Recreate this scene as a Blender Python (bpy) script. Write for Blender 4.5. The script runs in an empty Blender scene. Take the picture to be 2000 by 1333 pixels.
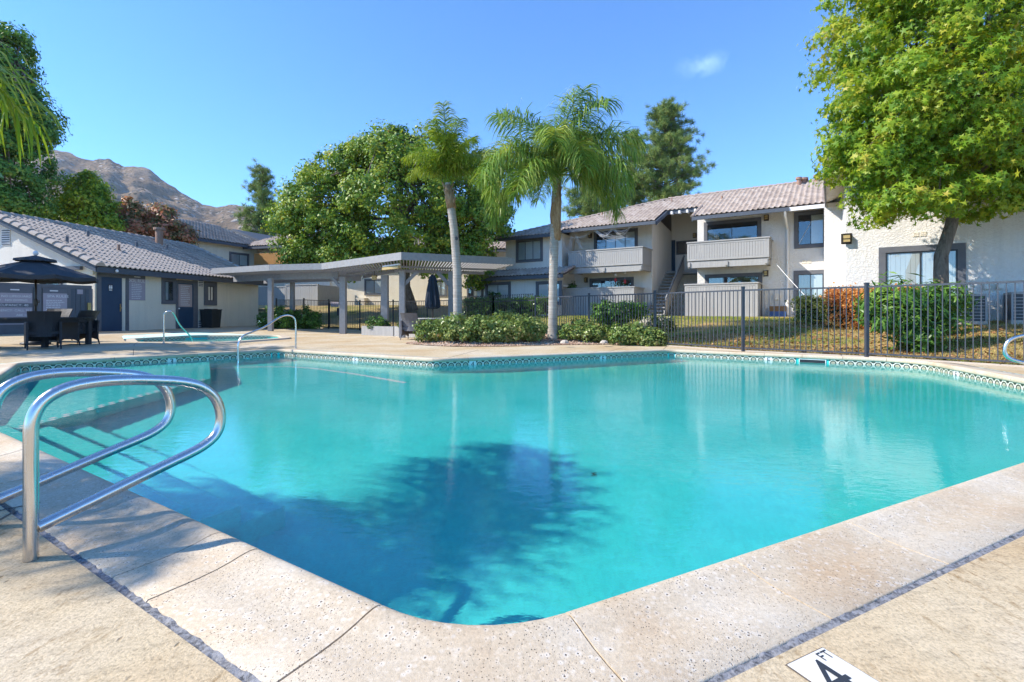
import bpy, math, random
import numpy as np
from mathutils import Vector, Matrix, geometry
# ------------------------------------------------------------------ scene, camera, sky, sun, exposure
sc = bpy.context.scene
col = sc.collection
RAD = math.radians
random.seed(11)
rng = np.random.default_rng(11)
HC, FPX, HZ = 0.95, 960.0, 610.0          # camera height (m), focal length in photo pixels, horizon row

cam_data = bpy.data.cameras.new('camera'); cam = bpy.data.objects.new('camera', cam_data); col.objects.link(cam)
cam.location = (0, 0, HC); cam.rotation_euler = (RAD(90), 0, 0)
cam_data.sensor_width = 36; cam_data.lens = 36 * FPX / 2000; cam_data.shift_y = -0.0283
cam_data.clip_start = 0.05; cam_data.clip_end = 6000
sc.camera = cam

SUN_EL = RAD(39); SUN_H = Vector((-0.991, -0.13, 0)).normalized()
SUN_DIR = Vector((SUN_H.x * math.cos(SUN_EL), SUN_H.y * math.cos(SUN_EL), math.sin(SUN_EL)))
world = bpy.data.worlds.new('World'); sc.world = world; world.use_nodes = True
wn = world.node_tree.nodes; wl = world.node_tree.links
bg = wn['Background']; bg.inputs['Strength'].default_value = 0.15
sky = wn.new('ShaderNodeTexSky'); sky.sky_type = 'NISHITA'; sky.sun_disc = False
sky.sun_elevation = SUN_EL; sky.sun_rotation = math.atan2(SUN_H.x, SUN_H.y) % (2 * math.pi)
sky.altitude = 900; sky.air_density = 0.85; sky.dust_density = 0.05; sky.ozone_density = 4.5
# a wisp of cloud in the sky, laid in by direction
tc = wn.new('ShaderNodeTexCoord')
cdir = Vector(((1372 - 1000) / FPX, 1, (HZ - 126) / FPX)).normalized()
sub = wn.new('ShaderNodeVectorMath'); sub.operation = 'SUBTRACT'; sub.inputs[1].default_value = cdir
wl.new(tc.outputs['Generated'], sub.inputs[0])
scl = wn.new('ShaderNodeVectorMath'); scl.operation = 'MULTIPLY'; scl.inputs[1].default_value = (24, 24, 58)
wl.new(sub.outputs[0], scl.inputs[0])
ln = wn.new('ShaderNodeVectorMath'); ln.operation = 'LENGTH'; wl.new(scl.outputs[0], ln.inputs[0])
cn = wn.new('ShaderNodeTexNoise'); cn.inputs['Scale'].default_value = 30; cn.inputs['Detail'].default_value = 9; cn.inputs['Distortion'].default_value = .8
wl.new(tc.outputs['Generated'], cn.inputs['Vector'])
cm = wn.new('ShaderNodeMapRange'); cm.inputs[1].default_value = 1.25; cm.inputs[2].default_value = 0.1
wl.new(ln.outputs['Value'], cm.inputs[0])
cr = wn.new('ShaderNodeMapRange'); cr.inputs[1].default_value = 0.42; cr.inputs[2].default_value = 1.0
wl.new(cn.outputs['Fac'], cr.inputs[0])
cf = wn.new('ShaderNodeMath'); cf.operation = 'MULTIPLY'; wl.new(cm.outputs[0], cf.inputs[0]); wl.new(cr.outputs[0], cf.inputs[1])
cmix = wn.new('ShaderNodeMix'); cmix.data_type = 'RGBA'; cmix.inputs[7].default_value = (1.5, 2.3, 3.6, 1)
wl.new(cf.outputs[0], cmix.inputs[0]); tint = wn.new('ShaderNodeMix'); tint.data_type = 'RGBA'; tint.blend_type = 'MULTIPLY'; tint.inputs[0].default_value = 1; tint.inputs[7].default_value = (.335, .545, .70, 1)   # a deep clear blue, the same all over
wl.new(sky.outputs[0], tint.inputs[6]); wl.new(tint.outputs[2], cmix.inputs[6]); wl.new(cmix.outputs[2], bg.inputs['Color'])

sun_d = bpy.data.lights.new('sun', 'SUN'); sun = bpy.data.objects.new('sun', sun_d); col.objects.link(sun)
sun_d.energy = 2.25; sun_d.angle = RAD(0.5); sun_d.color = (1.0, 0.93, 0.83)
sun.rotation_euler = (-SUN_DIR).to_track_quat('-Z', 'Y').to_euler(); sun.location = (-20, -5, 30)

sc.view_settings.view_transform = 'Standard'; sc.view_settings.look = 'None'
sc.view_settings.gamma = 1; sc.view_settings.exposure = 1.88
sc.render.engine = 'CYCLES'
sc.cycles.max_bounces = 8; sc.cycles.diffuse_bounces = 4; sc.cycles.glossy_bounces = 3
sc.cycles.transparent_max_bounces = 12; sc.cycles.transmission_bounces = 3
sc.cycles.use_denoising = True; sc.cycles.caustics_reflective = False; sc.cycles.caustics_refractive = True
sun_d.cycles.is_caustics_light = True          # sunlight refracts through the water onto the pool floor

# ------------------------------------------------------------------ helpers
def gp(u, v, z=0.0):
    Y = (HC - z) * FPX / (v - HZ); return Vector(((u - 1000) / FPX * Y, Y, z))
def at(u, v, Y): return Vector(((u - 1000) / FPX * Y, Y, HC - (v - HZ) / FPX * Y))
def sstep(x): x = np.clip(x, 0, 1); return x * x * (3 - 2 * x)

class NT:
    def __init__(s, name):
        s.m = bpy.data.materials.new(name); s.m.use_nodes = True
        s.n = s.m.node_tree.nodes; s.l = s.m.node_tree.links
        s.b = s.n['Principled BSDF']; s.out = s.n['Material Output']
        s.tc = s.n.new('ShaderNodeTexCoord'); s.co = s.tc.outputs['Object']
    def new(s, t, **kw):
        n = s.n.new('ShaderNode' + t)
        for k, v in kw.items(): setattr(n, k, v)
        return n
    def mapv(s, scale=(1, 1, 1), rot=(0, 0, 0), co=None):
        n = s.new('Mapping'); n.inputs['Scale'].default_value = scale; n.inputs['Rotation'].default_value = rot
        s.l.new(co or s.co, n.inputs['Vector']); return n.outputs[0]
    def noise(s, scale, detail=5, rough=.55, dist=0, co=None):
        n = s.new('TexNoise'); n.inputs['Scale'].default_value = scale; n.inputs['Detail'].default_value = detail
        n.inputs['Roughness'].default_value = rough; n.inputs['Distortion'].default_value = dist
        s.l.new(co or s.co, n.inputs['Vector']); return n.outputs['Fac']
    def voro(s, scale, feature='F1', co=None, out='Distance', rnd=1):
        n = s.new('TexVoronoi', feature=feature); n.inputs['Scale'].default_value = scale
        n.inputs['Randomness'].default_value = rnd
        s.l.new(co or s.co, n.inputs['Vector']); return n.outputs[out]
    def ramp(s, fac, stops, const=False):
        n = s.new('ValToRGB'); e = n.color_ramp.elements
        if const: n.color_ramp.interpolation = 'CONSTANT'
        while len(e) < len(stops): e.new(.5)
        for el, (p, c) in zip(e, stops):
            el.position = p; el.color = (*c, 1) if isinstance(c, tuple) else (c, c, c, 1)
        s.l.new(fac, n.inputs[0]); return n.outputs[0]
    def mix(s, fac, a, b, blend='MIX'):
        n = s.new('Mix', data_type='RGBA', blend_type=blend)
        for i, x in ((0, fac), (6, a), (7, b)):
            if isinstance(x, (int, float)): n.inputs[i].default_value = x if i == 0 else (x, x, x, 1)
            elif isinstance(x, tuple): n.inputs[i].default_value = (*x, 1)
            else: s.l.new(x, n.inputs[i])
        return n.outputs[2]
    def math(s, op, a, b=0.0, c=None):
        n = s.new('Math', operation=op)
        for i, x in enumerate((a, b) if c is None else (a, b, c)):
            if isinstance(x, (int, float)): n.inputs[i].default_value = x
            else: s.l.new(x, n.inputs[i])
        return n.outputs[0]
    def bump(s, h, strength=.3, dist=.02, normal=None):
        n = s.new('Bump'); n.inputs['Strength'].default_value = strength; n.inputs['Distance'].default_value = dist
        s.l.new(h, n.inputs['Height'])
        if normal is not None: s.l.new(normal, n.inputs['Normal'])
        return n.outputs[0]
    def fin(s, color=None, rough=None, normal=None, metal=None, spec=None):
        for k, x in (('Base Color', color), ('Roughness', rough), ('Normal', normal), ('Metallic', metal), ('Specular IOR Level', spec)):
            if x is None: continue
            if isinstance(x, (int, float)): s.b.inputs[k].default_value = x
            elif isinstance(x, tuple): s.b.inputs[k].default_value = (*x, 1)
            else: s.l.new(x, s.b.inputs[k])
        return s.m

def plain(name, c1, c2=None, scale=6, rough=.7, bump=.15, bscale=80, metal=0, spec=.3, stretch=(1, 1, 1), bdist=.01):
    t = NT(name); c2 = c2 or tuple(x * .82 for x in c1)
    v = t.mapv(stretch)
    f = t.noise(scale, 6, .6, co=v)
    c = t.ramp(f, [(.3, c1), (.72, c2)])
    b = t.bump(t.noise(bscale, 4, co=v), bump, bdist)
    return t.fin(c, rough, b, metal, spec)

def leafmat(name, stops, trans=.35, rough=.45, patch=None):
    t = NT(name)
    g = t.new('NewGeometry')
    f = t.math('ADD', t.math('MULTIPLY', g.outputs['Random Per Island'], .5), t.math('MULTIPLY', t.ramp(t.noise(1.1, 3), [(.3, 0.), (.7, 1.)]), .5))
    c = t.ramp(f, stops)
    t.fin(c, rough, spec=.3)
    tr = t.new('BsdfTranslucent'); t.l.new(t.mix(1.0, c, (1.0, .95, .5), 'MULTIPLY'), tr.inputs['Color'])
    mx = t.new('MixShader'); mx.inputs[0].default_value = trans
    t.l.new(t.b.outputs[0], mx.inputs[1]); t.l.new(tr.outputs[0], mx.inputs[2]); t.l.new(mx.outputs[0], t.out.inputs[0])
    return t.m

class MB:
    def __init__(s): s.v = []; s.f = []
    def quadset(s, vs, fs):
        o = len(s.v); s.v += [tuple(x) for x in vs]; s.f += [tuple(i + o for i in f) for f in fs]; return s
    def hexa(s, p):                       # 8 points, bottom ring then top ring
        return s.quadset(p, [(3, 2, 1, 0), (4, 5, 6, 7), (0, 1, 5, 4), (1, 2, 6, 5), (2, 3, 7, 6), (3, 0, 4, 7)])
    def box(s, x0, x1, y0, y1, z0, z1):
        return s.hexa([(x0, y0, z0), (x1, y0, z0), (x1, y1, z0), (x0, y1, z0), (x0, y0, z1), (x1, y0, z1), (x1, y1, z1), (x0, y1, z1)])
    def bar(s, a, b, w, h, up=Vector((0, 0, 1))):   # bar from a to b, w sideways, h along up
        a, b = Vector(a), Vector(b); t = (b - a).normalized()
        if abs(t.dot(up)) > .99: up = Vector((0, 1, 0))
        x = t.cross(up).normalized() * w / 2; y = x.cross(t).normalized() * h / 2
        return s.hexa([a - x - y, a + x - y, a + x + y, a - x + y, b - x - y, b + x - y, b + x + y, b - x + y])
    def prism(s, poly, z0, z1):
        n = len(poly); o = len(s.v)
        s.v += [(p[0], p[1], z0) for p in poly] + [(p[0], p[1], z1) for p in poly]
        s.f += [tuple(o + i for i in range(n))[::-1], tuple(o + n + i for i in range(n))]
        s.f += [(o + i, o + (i + 1) % n, o + n + (i + 1) % n, o + n + i) for i in range(n)]
        return s
    def tube(s, pts, r, n=10, cap=True):
        pts = [Vector(p) for p in pts]; m = len(pts)
        rs = r if isinstance(r, (list, tuple)) else [r] * m
        o = len(s.v); x = None
        for i, p in enumerate(pts):
            t = (pts[min(i + 1, m - 1)] - pts[max(i - 1, 0)]).normalized()
            if x is None: x = t.cross(Vector((.31, .2, .93)) if abs(t.z) < .9 else Vector((1, 0.1, 0))).normalized()
            x = (x - t * x.dot(t)).normalized(); y = t.cross(x)
            for k in range(n):
                a = 2 * math.pi * k / n; s.v.append(tuple(p + (x * math.cos(a) + y * math.sin(a)) * rs[i]))
        for i in range(m - 1):
            for k in range(n):
                s.f.append((o + i * n + k, o + i * n + (k + 1) % n, o + (i + 1) * n + (k + 1) % n, o + (i + 1) * n + k))
        if cap:
            s.f.append(tuple(o + k for k in range(n))[::-1]); s.f.append(tuple(o + (m - 1) * n + k for k in range(n)))
        return s
    def lathe(s, c, prof, n=16):          # prof: (r, z) pairs about the vertical axis through c
        return s.tube([(c[0], c[1], c[2] + z) for r, z in prof], [max(r, .001) for r, z in prof], n)
    def mesh(s, name, smooth=False, off=None):
        me = bpy.data.meshes.new(name)
        v = s.v if off is None else [(a - off[0], b - off[1], c - off[2]) for a, b, c in s.v]
        me.from_pydata(v, [], s.f); me.update()
        if smooth: me.shade_smooth() if hasattr(me, 'shade_smooth') else None
        return me

def wloc(o):
    p = Vector((0, 0, 0))
    while o is not None: p += o.location; o = o.parent
    return p
def tag(o, label=None, cat=None, group=None, kind=None):
    if label: o['label'] = label
    if cat: o['category'] = cat
    if group: o['group'] = group
    if kind: o['kind'] = kind
    return o
def thing(name, label, cat, loc, group=None):
    o = bpy.data.objects.new(name, None); o.empty_display_size = .2; col.objects.link(o); o.location = loc
    return tag(o, label, cat, group)
def link(name, me, mat, parent=None, loc=None, kind=None):
    o = bpy.data.objects.new(name, me); col.objects.link(o)
    if mat is not None and len(me.materials) == 0: me.materials.append(mat)
    if parent is not None: o.parent = parent
    if loc is not None: o.location = loc
    if kind: o['kind'] = kind
    return o
def part(name, mb, mat, parent, smooth=False, kind=None):         # mb holds world coordinates
    return link(name, mb.mesh(name, smooth, wloc(parent)), mat, parent, None, kind)
def solo(name, mb, mat, label=None, cat=None, group=None, kind=None, smooth=False, base=None):
    if base is None:
        a = np.array(mb.v); base = ((a[:, 0].min() + a[:, 0].max()) / 2, (a[:, 1].min() + a[:, 1].max()) / 2, a[:, 2].min())
    o = link(name, mb.mesh(name, smooth, base), mat, None, base); return tag(o, label, cat, group, kind)
def inst(name, me, mat, parent, M):                                # M: world matrix of the piece
    o = bpy.data.objects.new(name, me); col.objects.link(o)
    if len(me.materials) == 0: me.materials.append(mat)
    o.parent = parent; o.matrix_local = Matrix.Translation(-wloc(parent)) @ M if parent is not None else M
    return o
def frame_m(p, x, y, z):
    return Matrix(((x[0], y[0], z[0], p[0]), (x[1], y[1], z[1], p[1]), (x[2], y[2], z[2], p[2]), (0, 0, 0, 1)))
def npmesh(name, v, f, smooth=False):
    v = np.asarray(v, np.float32).reshape(-1, 3); f = np.asarray(f, np.int32)
    me = bpy.data.meshes.new(name); k = f.shape[1]
    me.vertices.add(len(v)); me.vertices.foreach_set('co', v.ravel())
    me.loops.add(f.size); me.loops.foreach_set('vertex_index', f.ravel())
    me.polygons.add(len(f)); me.polygons.foreach_set('loop_start', np.arange(0, f.size, k, dtype=np.int32))
    if smooth: me.polygons.foreach_set('use_smooth', np.ones(len(f), bool))
    me.update(calc_edges=True); return me
_txt = {}
def text_mesh(s, size=1.0, depth=.0):
    k = (s, size, depth)
    if k not in _txt:
        c = bpy.data.curves.new('lettering', 'FONT'); c.body = s; c.size = size; c.align_x = 'CENTER'; c.align_y = 'CENTER'
        c.extrude = depth; c.resolution_u = 2
        o = bpy.data.objects.new('lettering', c); col.objects.link(o)
        me = bpy.data.meshes.new_from_object(o); bpy.data.objects.remove(o); _txt[k] = me
    return _txt[k].copy()

class Fr:                                 # an upright local frame: s to the right along a wall, p out of the wall, z up
    def __init__(s, O, d, n=None):
        s.O = Vector((O[0], O[1], 0)); s.d = Vector((d[0], d[1], 0)).normalized()
        s.n = Vector((s.d.y, -s.d.x, 0)) if n is None else Vector((n[0], n[1], 0)).normalized()
    def P(s, a, p, z): return s.O + s.d * a + s.n * p + Vector((0, 0, z))
    def S(s, u, p=0.0):                   # position along the wall of photo column u on plane p
        k = (u - 1000) / FPX; q = s.O + s.n * p
        return (k * q.y - q.x) / (s.d.x - k * s.d.y)
    def Z(s, v, a, p=0.0): return HC - (v - HZ) / FPX * s.P(a, p, 0).y
    def box(s, mb, a0, a1, p0, p1, z0, z1):
        return mb.hexa([s.P(a0, p1, z0), s.P(a1, p1, z0), s.P(a1, p0, z0), s.P(a0, p0, z0), s.P(a0, p1, z1), s.P(a1, p1, z1), s.P(a1, p0, z1), s.P(a0, p0, z1)])
    def M(s, a, p, z): return frame_m(s.P(a, p, z), s.d, -s.n, Vector((0, 0, 1)))     # local x right, y into wall, z up
    def T(s, a, p, z): return frame_m(s.P(a, p, z), s.d, Vector((0, 0, 1)), s.n)      # lettering lying on the wall

def fillet(poly, radii, seg=10):
    out = []; n = len(poly)
    for i in range(n):
        p = Vector(poly[i][:2]); a = Vector(poly[i - 1][:2]); b = Vector(poly[(i + 1) % n][:2]); r = radii[i]
        d1 = (a - p).normalized(); d2 = (b - p).normalized(); ang = d1.angle(d2)
        t = r / math.tan(ang / 2); c = p + (d1 + d2).normalized() * (r / math.sin(ang / 2))
        s0 = p + d1 * t; s1 = p + d2 * t
        a0 = math.atan2(s0.y - c.y, s0.x - c.x); a1 = math.atan2(s1.y - c.y, s1.x - c.x)
        da = (a1 - a0 + math.pi) % (2 * math.pi) - math.pi
        for k in range(seg + 1):
            th = a0 + da * k / seg; out.append((c.x + r * math.cos(th), c.y + r * math.sin(th)))
    return out
def offset(poly, d):                      # counter-clockwise polygon, positive d outwards
    n = len(poly); out = []
    for i in range(n):
        a, p, b = (Vector(poly[(i + k) % n]) for k in (-1, 0, 1))
        e1 = (p - a).normalized(); e2 = (b - p).normalized()
        n1 = Vector((e1.y, -e1.x)); n2 = Vector((e2.y, -e2.x)); m = (n1 + n2).normalized()
        q = p + m * (d / max(m.dot(n1), .3)); out.append((q.x, q.y))
    return out
def inside(pts, poly):
    x, y = pts[:, 0], pts[:, 1]; r = np.zeros(len(pts), bool); n = len(poly)
    for i in range(n):
        x0, y0 = poly[i][:2]; x1, y1 = poly[(i + 1) % n][:2]
        c = ((y0 > y) != (y1 > y)); r ^= c & (x < (x1 - x0) * (y - y0) / ((y1 - y0) if y1 != y0 else 1e-9) + x0)
    return r
def dist_poly(pts, line, closed=False):
    d = np.full(len(pts), 1e9); n = len(line)
    for i in range(n if closed else n - 1):
        a = np.array(line[i][:2]); b = np.array(line[(i + 1) % n][:2]); ab = b - a
        t = np.clip(((pts - a) @ ab) / (ab @ ab), 0, 1); d = np.minimum(d, np.linalg.norm(pts - (a + t[:, None] * ab), axis=1))
    return d
def cdt(loops, extra, keep):
    vs = []; es = []
    for lp in loops:
        o = len(vs); vs += [Vector(p[:2]) for p in lp]; es += [(o + i, o + (i + 1) % len(lp)) for i in range(len(lp))]
    vs += [Vector((float(p[0]), float(p[1]))) for p in extra]
    r = geometry.delaunay_2d_cdt(vs, es, [], 0, 1e-5)
    v = np.array([(p.x, p.y) for p in r[0]]); f = np.array([t for t in r[2] if len(t) == 3])
    c = v[f].mean(1); f = f[keep(c)]
    a = v[f]; cr = (a[:, 1, 0] - a[:, 0, 0]) * (a[:, 2, 1] - a[:, 0, 1]) - (a[:, 1, 1] - a[:, 0, 1]) * (a[:, 2, 0] - a[:, 0, 0])
    f[cr < 0] = f[cr < 0][:, ::-1]; return v, f

# leaf cards: P centres, each leaf a template of points in (along, across, up)
LEAF = {
 'leaf': ([(-.5, 0, 0), (0, -.3, .07), (.5, 0, 0), (0, .3, .07)], [(0, 1, 2, 3)]),
 'lance': ([(-.5, 0, 0), (0, -.085, .03), (.5, 0, -.05), (0, .085, .03)], [(0, 1, 2, 3)]),
 'needle': ([(-.5, -.03, 0), (.5, -.012, 0), (.5, .012, 0), (-.5, .03, 0)], [(0, 1, 2, 3)]),
 'star': ([(-.1, 0, .0), (-.34, -.34, -.04), (-.02, -.15, .03), (.12, -.52, -.06), (.16, -.13, .04), (.58, 0, -.08), (.16, .13, .04), (.12, .52, -.06), (-.02, .15, .03), (-.34, .34, -.04)],
          [(0, 1, 2, 2), (2, 3, 4, 4), (4, 5, 6, 6), (6, 7, 8, 8), (8, 9, 0, 0), (0, 2, 4, 6), (0, 6, 8, 8)]),
}
def unit(a): return a / np.maximum(np.linalg.norm(a, axis=-1, keepdims=True), 1e-9)
def leaf_mesh(name, P, N, size, kind='leaf', along=None, spin=1.0):
    n = len(P); T, F = LEAF[kind]; T = np.array(T, float)
    N = unit(N)
    A = rng.normal(size=(n, 3)) * spin if along is None else along + rng.normal(size=(n, 3)) * spin * .35
    A = unit(A - N * (A * N).sum(1, keepdims=True)); B = np.cross(N, A)
    sz = size * np.clip(rng.lognormal(-.05, .32, n), .4, 1.7)
    V = P[:, None, :] + sz[:, None, None] * (T[None, :, 0, None] * A[:, None] + T[None, :, 1, None] * B[:, None] + T[None, :, 2, None] * N[:, None])
    k = len(T)
    quads = [f for f in F if len(set(f)) == 4]; tris = [tuple(dict.fromkeys(f)) for f in F if len(set(f)) == 3]
    if not tris:
        f = (np.array(quads)[None] + (np.arange(n) * k)[:, None, None]).reshape(-1, 4); return npmesh(name, V, f)
    allt = tris + [t for q in quads for t in ((q[0], q[1], q[2]), (q[0], q[2], q[3]))]
    f = (np.array(allt)[None] + (np.arange(n) * k)[:, None, None]).reshape(-1, 3); return npmesh(name, V, f)
def crown_points(lobes, nclump, per, rc, shell=.5, flat=.8):
    w = np.array([l[3] * l[4] * l[5] for l in lobes]) ** .67; w /= w.sum()
    C = []; O = []
    for l, k in zip(lobes, np.maximum(1, np.round(w * nclump)).astype(int)):
        d = unit(rng.normal(size=(k, 3))); r = shell + (1 - shell) * rng.uniform(0, 1, k) ** .6
        C.append(np.array(l[:3]) + d * r[:, None] * np.array(l[3:6])); O.append(d)
    C = np.concatenate(C); O = np.concatenate(O)
    R = rc * rng.uniform(.6, 1.3, len(C))
    off = np.clip(rng.normal(size=(len(C), per, 3)), -1.7, 1.7) * np.array([.55, .55, .55 * flat])
    P = (C[:, None] + off * R[:, None, None]).reshape(-1, 3)
    N = (np.repeat(O, per, 0) * .7 + unit(off.reshape(-1, 3)) * .8 + rng.normal(size=P.shape) * .55 + np.array([0, 0, .45]))
    return P, N, C
def tree(name, label, cat, base, lobes, trunk, mleaf, mbark, nclump, per, rc, size, kind='leaf', group=None, shell=.5, limbs=14, r0=.2, flat=.8, clip=None):
    t = thing(name, label, cat, base, group)
    P, N, C = crown_points(lobes, nclump, per, rc, shell, flat)
    if clip is not None:
        m = clip(P); P, N = P[m], N[m]
    me = leaf_mesh('crown', P - np.array(base), N, size, kind); link('crown', me, mleaf, t)
    mb = MB(); tp = [Vector(p) for p in trunk]; m = len(tp)
    mb.tube(tp, [r0 * (1 - .6 * i / (m - 1)) * (1.25 if i == 0 else 1) for i in range(m)], 10)
    idx = rng.choice(len(C), min(limbs, len(C)), replace=False)
    for i in idx:
        c = Vector(C[i]); s = tp[random.randrange(m // 2, m)]
        mid = s.lerp(c, .5) + Vector((random.uniform(-.2, .2), random.uniform(-.2, .2), (c - s).length * .12))
        rr = r0 * .32; mb.tube([s, mid, c], [rr, rr * .6, rr * .2], 6)
    part('trunk', mb, mbark, t, True)
    return t
# ------------------------------------------------------------------ materials
def pos_mat(name):
    t = NT(name); g = t.new('NewGeometry'); t.co = g.outputs['Position']; return t
def m_deck():
    t = pos_mat('deck_concrete')
    vs = t.mapv((11, 30, 11), (0, 0, RAD(-32)))
    big = t.ramp(t.noise(.6, 5), [(.34, (.50, .36, .20)), (.52, (.56, .45, .29)), (.7, (.61, .525, .40))])
    st = t.ramp(t.noise(1.0, 6, .7, co=vs), [(.30, .62), (.46, .95), (.7, 1.12)])
    c = t.mix(.8, big, st, 'MULTIPLY')
    fine = t.ramp(t.noise(95, 5, .75), [(.34, .45), (.5, 1.0), (.68, 1.22)])
    c = t.mix(.72, c, fine, 'MULTIPLY')
    stain = t.math('MULTIPLY', t.ramp(t.noise(2.2, 5, .7), [(.44, 0.), (.62, 1.)]), t.ramp(t.noise(1.0, 5, .75, co=t.mapv((34, 13, 20), (0, 0, RAD(-30)))), [(.50, 0.), (.64, .9)]))
    c = t.mix(stain, c, (.22, .13, .045))
    pit = t.math('MULTIPLY', t.ramp(t.voro(19, co=t.mapv((1, .45, 1), (0, 0, RAD(58)))), [(.07, 1.), (.13, 0.)]), t.ramp(t.noise(2.3, 3), [(.42, 0.), (.55, 1.)]))
    c = t.mix(t.math('MULTIPLY', pit, .85), c, (.17, .11, .05))
    h = t.math('ADD', t.noise(1.0, 6, .7, co=vs), t.noise(95, 4, .7)); h = t.math('SUBTRACT', h, pit)
    return t.fin(c, .85, t.bump(h, .6, .006), spec=.25)
def m_coping():
    t = pos_mat('coping_travertine')
    info = t.new('ObjectInfo')
    base = t.ramp(t.noise(2.0, 6, .6), [(.3, (.48, .35, .22)), (.5, (.545, .445, .315)), (.74, (.60, .53, .42))])
    c = t.mix(.5, base, t.ramp(info.outputs['Random'], [(0, .88), (1, 1.06)]), 'MULTIPLY')
    c = t.mix(.65, c, t.ramp(t.noise(70, 5, .75), [(.3, .66), (.5, 1.0), (.66, 1.2)]), 'MULTIPLY')
    c = t.mix(t.math('MULTIPLY', t.ramp(t.noise(34, 4, .7), [(.56, 0.), (.70, 1.)]), .6), c, (.66, .58, .47))
    clus = t.ramp(t.noise(4.2, 3), [(.40, 0.), (.56, 1.)])
    p1 = t.math('MULTIPLY', t.ramp(t.voro(36), [(.085, 1.), (.14, 0.)]), clus)
    p2 = t.math('MULTIPLY', t.ramp(t.voro(95), [(.12, 1.), (.22, 0.)]), t.ramp(t.noise(5.5, 3), [(.40, 0.), (.55, .85)]))
    p3 = t.math('MULTIPLY', t.ramp(t.voro(15), [(.03, 1.), (.055, 0.)]), clus)
    pit = t.math('MAXIMUM', t.math('MAXIMUM', p1, p2), p3)
    ring = t.math('MULTIPLY', t.ramp(t.voro(36), [(.20, 1.), (.40, 0.)]), clus)
    c = t.mix(t.math('MULTIPLY', ring, .55), c, (.70, .64, .55))
    c = t.mix(pit, c, (.13, .09, .055))
    h = t.math('SUBTRACT', t.math('MULTIPLY', t.noise(110, 5, .7), .6), pit)
    return t.fin(c, .75, t.bump(h, .65, .005), spec=.3)
def m_sealant():
    t = pos_mat('mastic_sealant')
    c = t.ramp(t.noise(60, 4, .7), [(.36, (.07, .07, .072)), (.56, (.25, .25, .26))])
    return t.fin(c, .75, t.bump(t.noise(55, 4, .7), .6, .008))
def m_tile():
    t = NT('waterline_tile_glaze')
    sx = t.new('SeparateXYZ'); t.l.new(t.co, sx.inputs[0]); X, Z = sx.outputs[0], sx.outputs[2]
    ax, az = t.math('ABSOLUTE', X), t.math('ABSOLUTE', Z)
    r = t.math('SQRT', t.math('ADD', t.math('MULTIPLY', X, X), t.math('MULTIPLY', Z, Z)))
    qx, qz = t.math('SUBTRACT', .075, ax), t.math('SUBTRACT', .075, az)
    rc = t.math('SQRT', t.math('ADD', t.math('MULTIPLY', qx, qx), t.math('MULTIPLY', qz, qz)))
    ring = t.ramp(r, [(0, 0.), (.034, 1.), (.058, 0.), (.5, 0.), (.6, 0.)], True)
    cor = t.ramp(rc, [(0, 1.), (.034, 0.)], True)
    k = t.math('MAXIMUM', ring, cor)
    c = t.mix(k, (.74, .71, .60), (.055, .06, .04))
    c = t.mix(t.ramp(r, [(0, 1.), (.028, 0.)], True), c, (.42, .36, .24))
    return t.fin(c, .3, spec=.5)
def m_plaster():
    t = pos_mat('pool_plaster')
    c = t.ramp(t.noise(1.1, 5), [(.3, (.03, .64, .585)), (.7, (.06, .72, .66))])
    c = t.mix(.5, c, t.ramp(t.noise(22, 3, .7, 1.2), [(.36, .74), (.6, 1.08)]), 'MULTIPLY')  # fine mottling puts the ripples' uneven light into the plaster colour
    return t.fin(c, .8)
def m_water(name='pool_water', tint=(1, 1, 1)):
    t = pos_mat(name)
    v = t.mapv((1.0, 2.1, 1), (0, 0, RAD(24)))
    h = t.math('ADD', t.math('MULTIPLY', t.noise(7.5, 3, .5, .4, co=v), 1.0), t.math('MULTIPLY', t.noise(27, 2, .5, .3, co=v), .5))
    h = t.math('ADD', h, t.math('MULTIPLY', t.noise(1.4, 2), .3))
    # the ripples are stronger on the right half, where a return jet stirs the water
    nb = t.bump(h, .032, .05)
    g = t.new('BsdfGlass'); g.inputs['IOR'].default_value = 1.33; g.inputs['Roughness'].default_value = 0; g.inputs['Color'].default_value = (*tint, 1)
    t.l.new(nb, g.inputs['Normal']); t.l.new(g.outputs[0], t.out.inputs[0]); return t.m
def m_glass():
    t = NT('window_glass')
    lw = t.new('LayerWeight'); lw.inputs['Blend'].default_value = .5
    fr = t.new('Math', operation='MULTIPLY_ADD'); t.l.new(t.math('POWER', lw.outputs['Facing'], 5.0), fr.inputs[0]); fr.inputs[1].default_value = .9; fr.inputs[2].default_value = .05
    tr = t.new('BsdfTransparent'); tr.inputs['Color'].default_value = (.80, .86, .88, 1)
    gl = t.new('BsdfGlossy'); gl.inputs['Roughness'].default_value = .01
    mx = t.new('MixShader'); t.l.new(t.math('ADD', fr.outputs[0], .1), mx.inputs[0]); t.l.new(tr.outputs[0], mx.inputs[1]); t.l.new(gl.outputs[0], mx.inputs[2])
    t.l.new(mx.outputs[0], t.out.inputs[0]); return t.m
def m_steel():
    t = NT('brushed_steel')
    n = t.noise(60, 3, co=t.mapv((1, 1, .06)))
    return t.fin((.66, .63, .60), t.ramp(n, [(.3, .17), (.7, .30)]), t.bump(t.noise(9, 4), .05, .01), metal=1.0)
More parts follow.
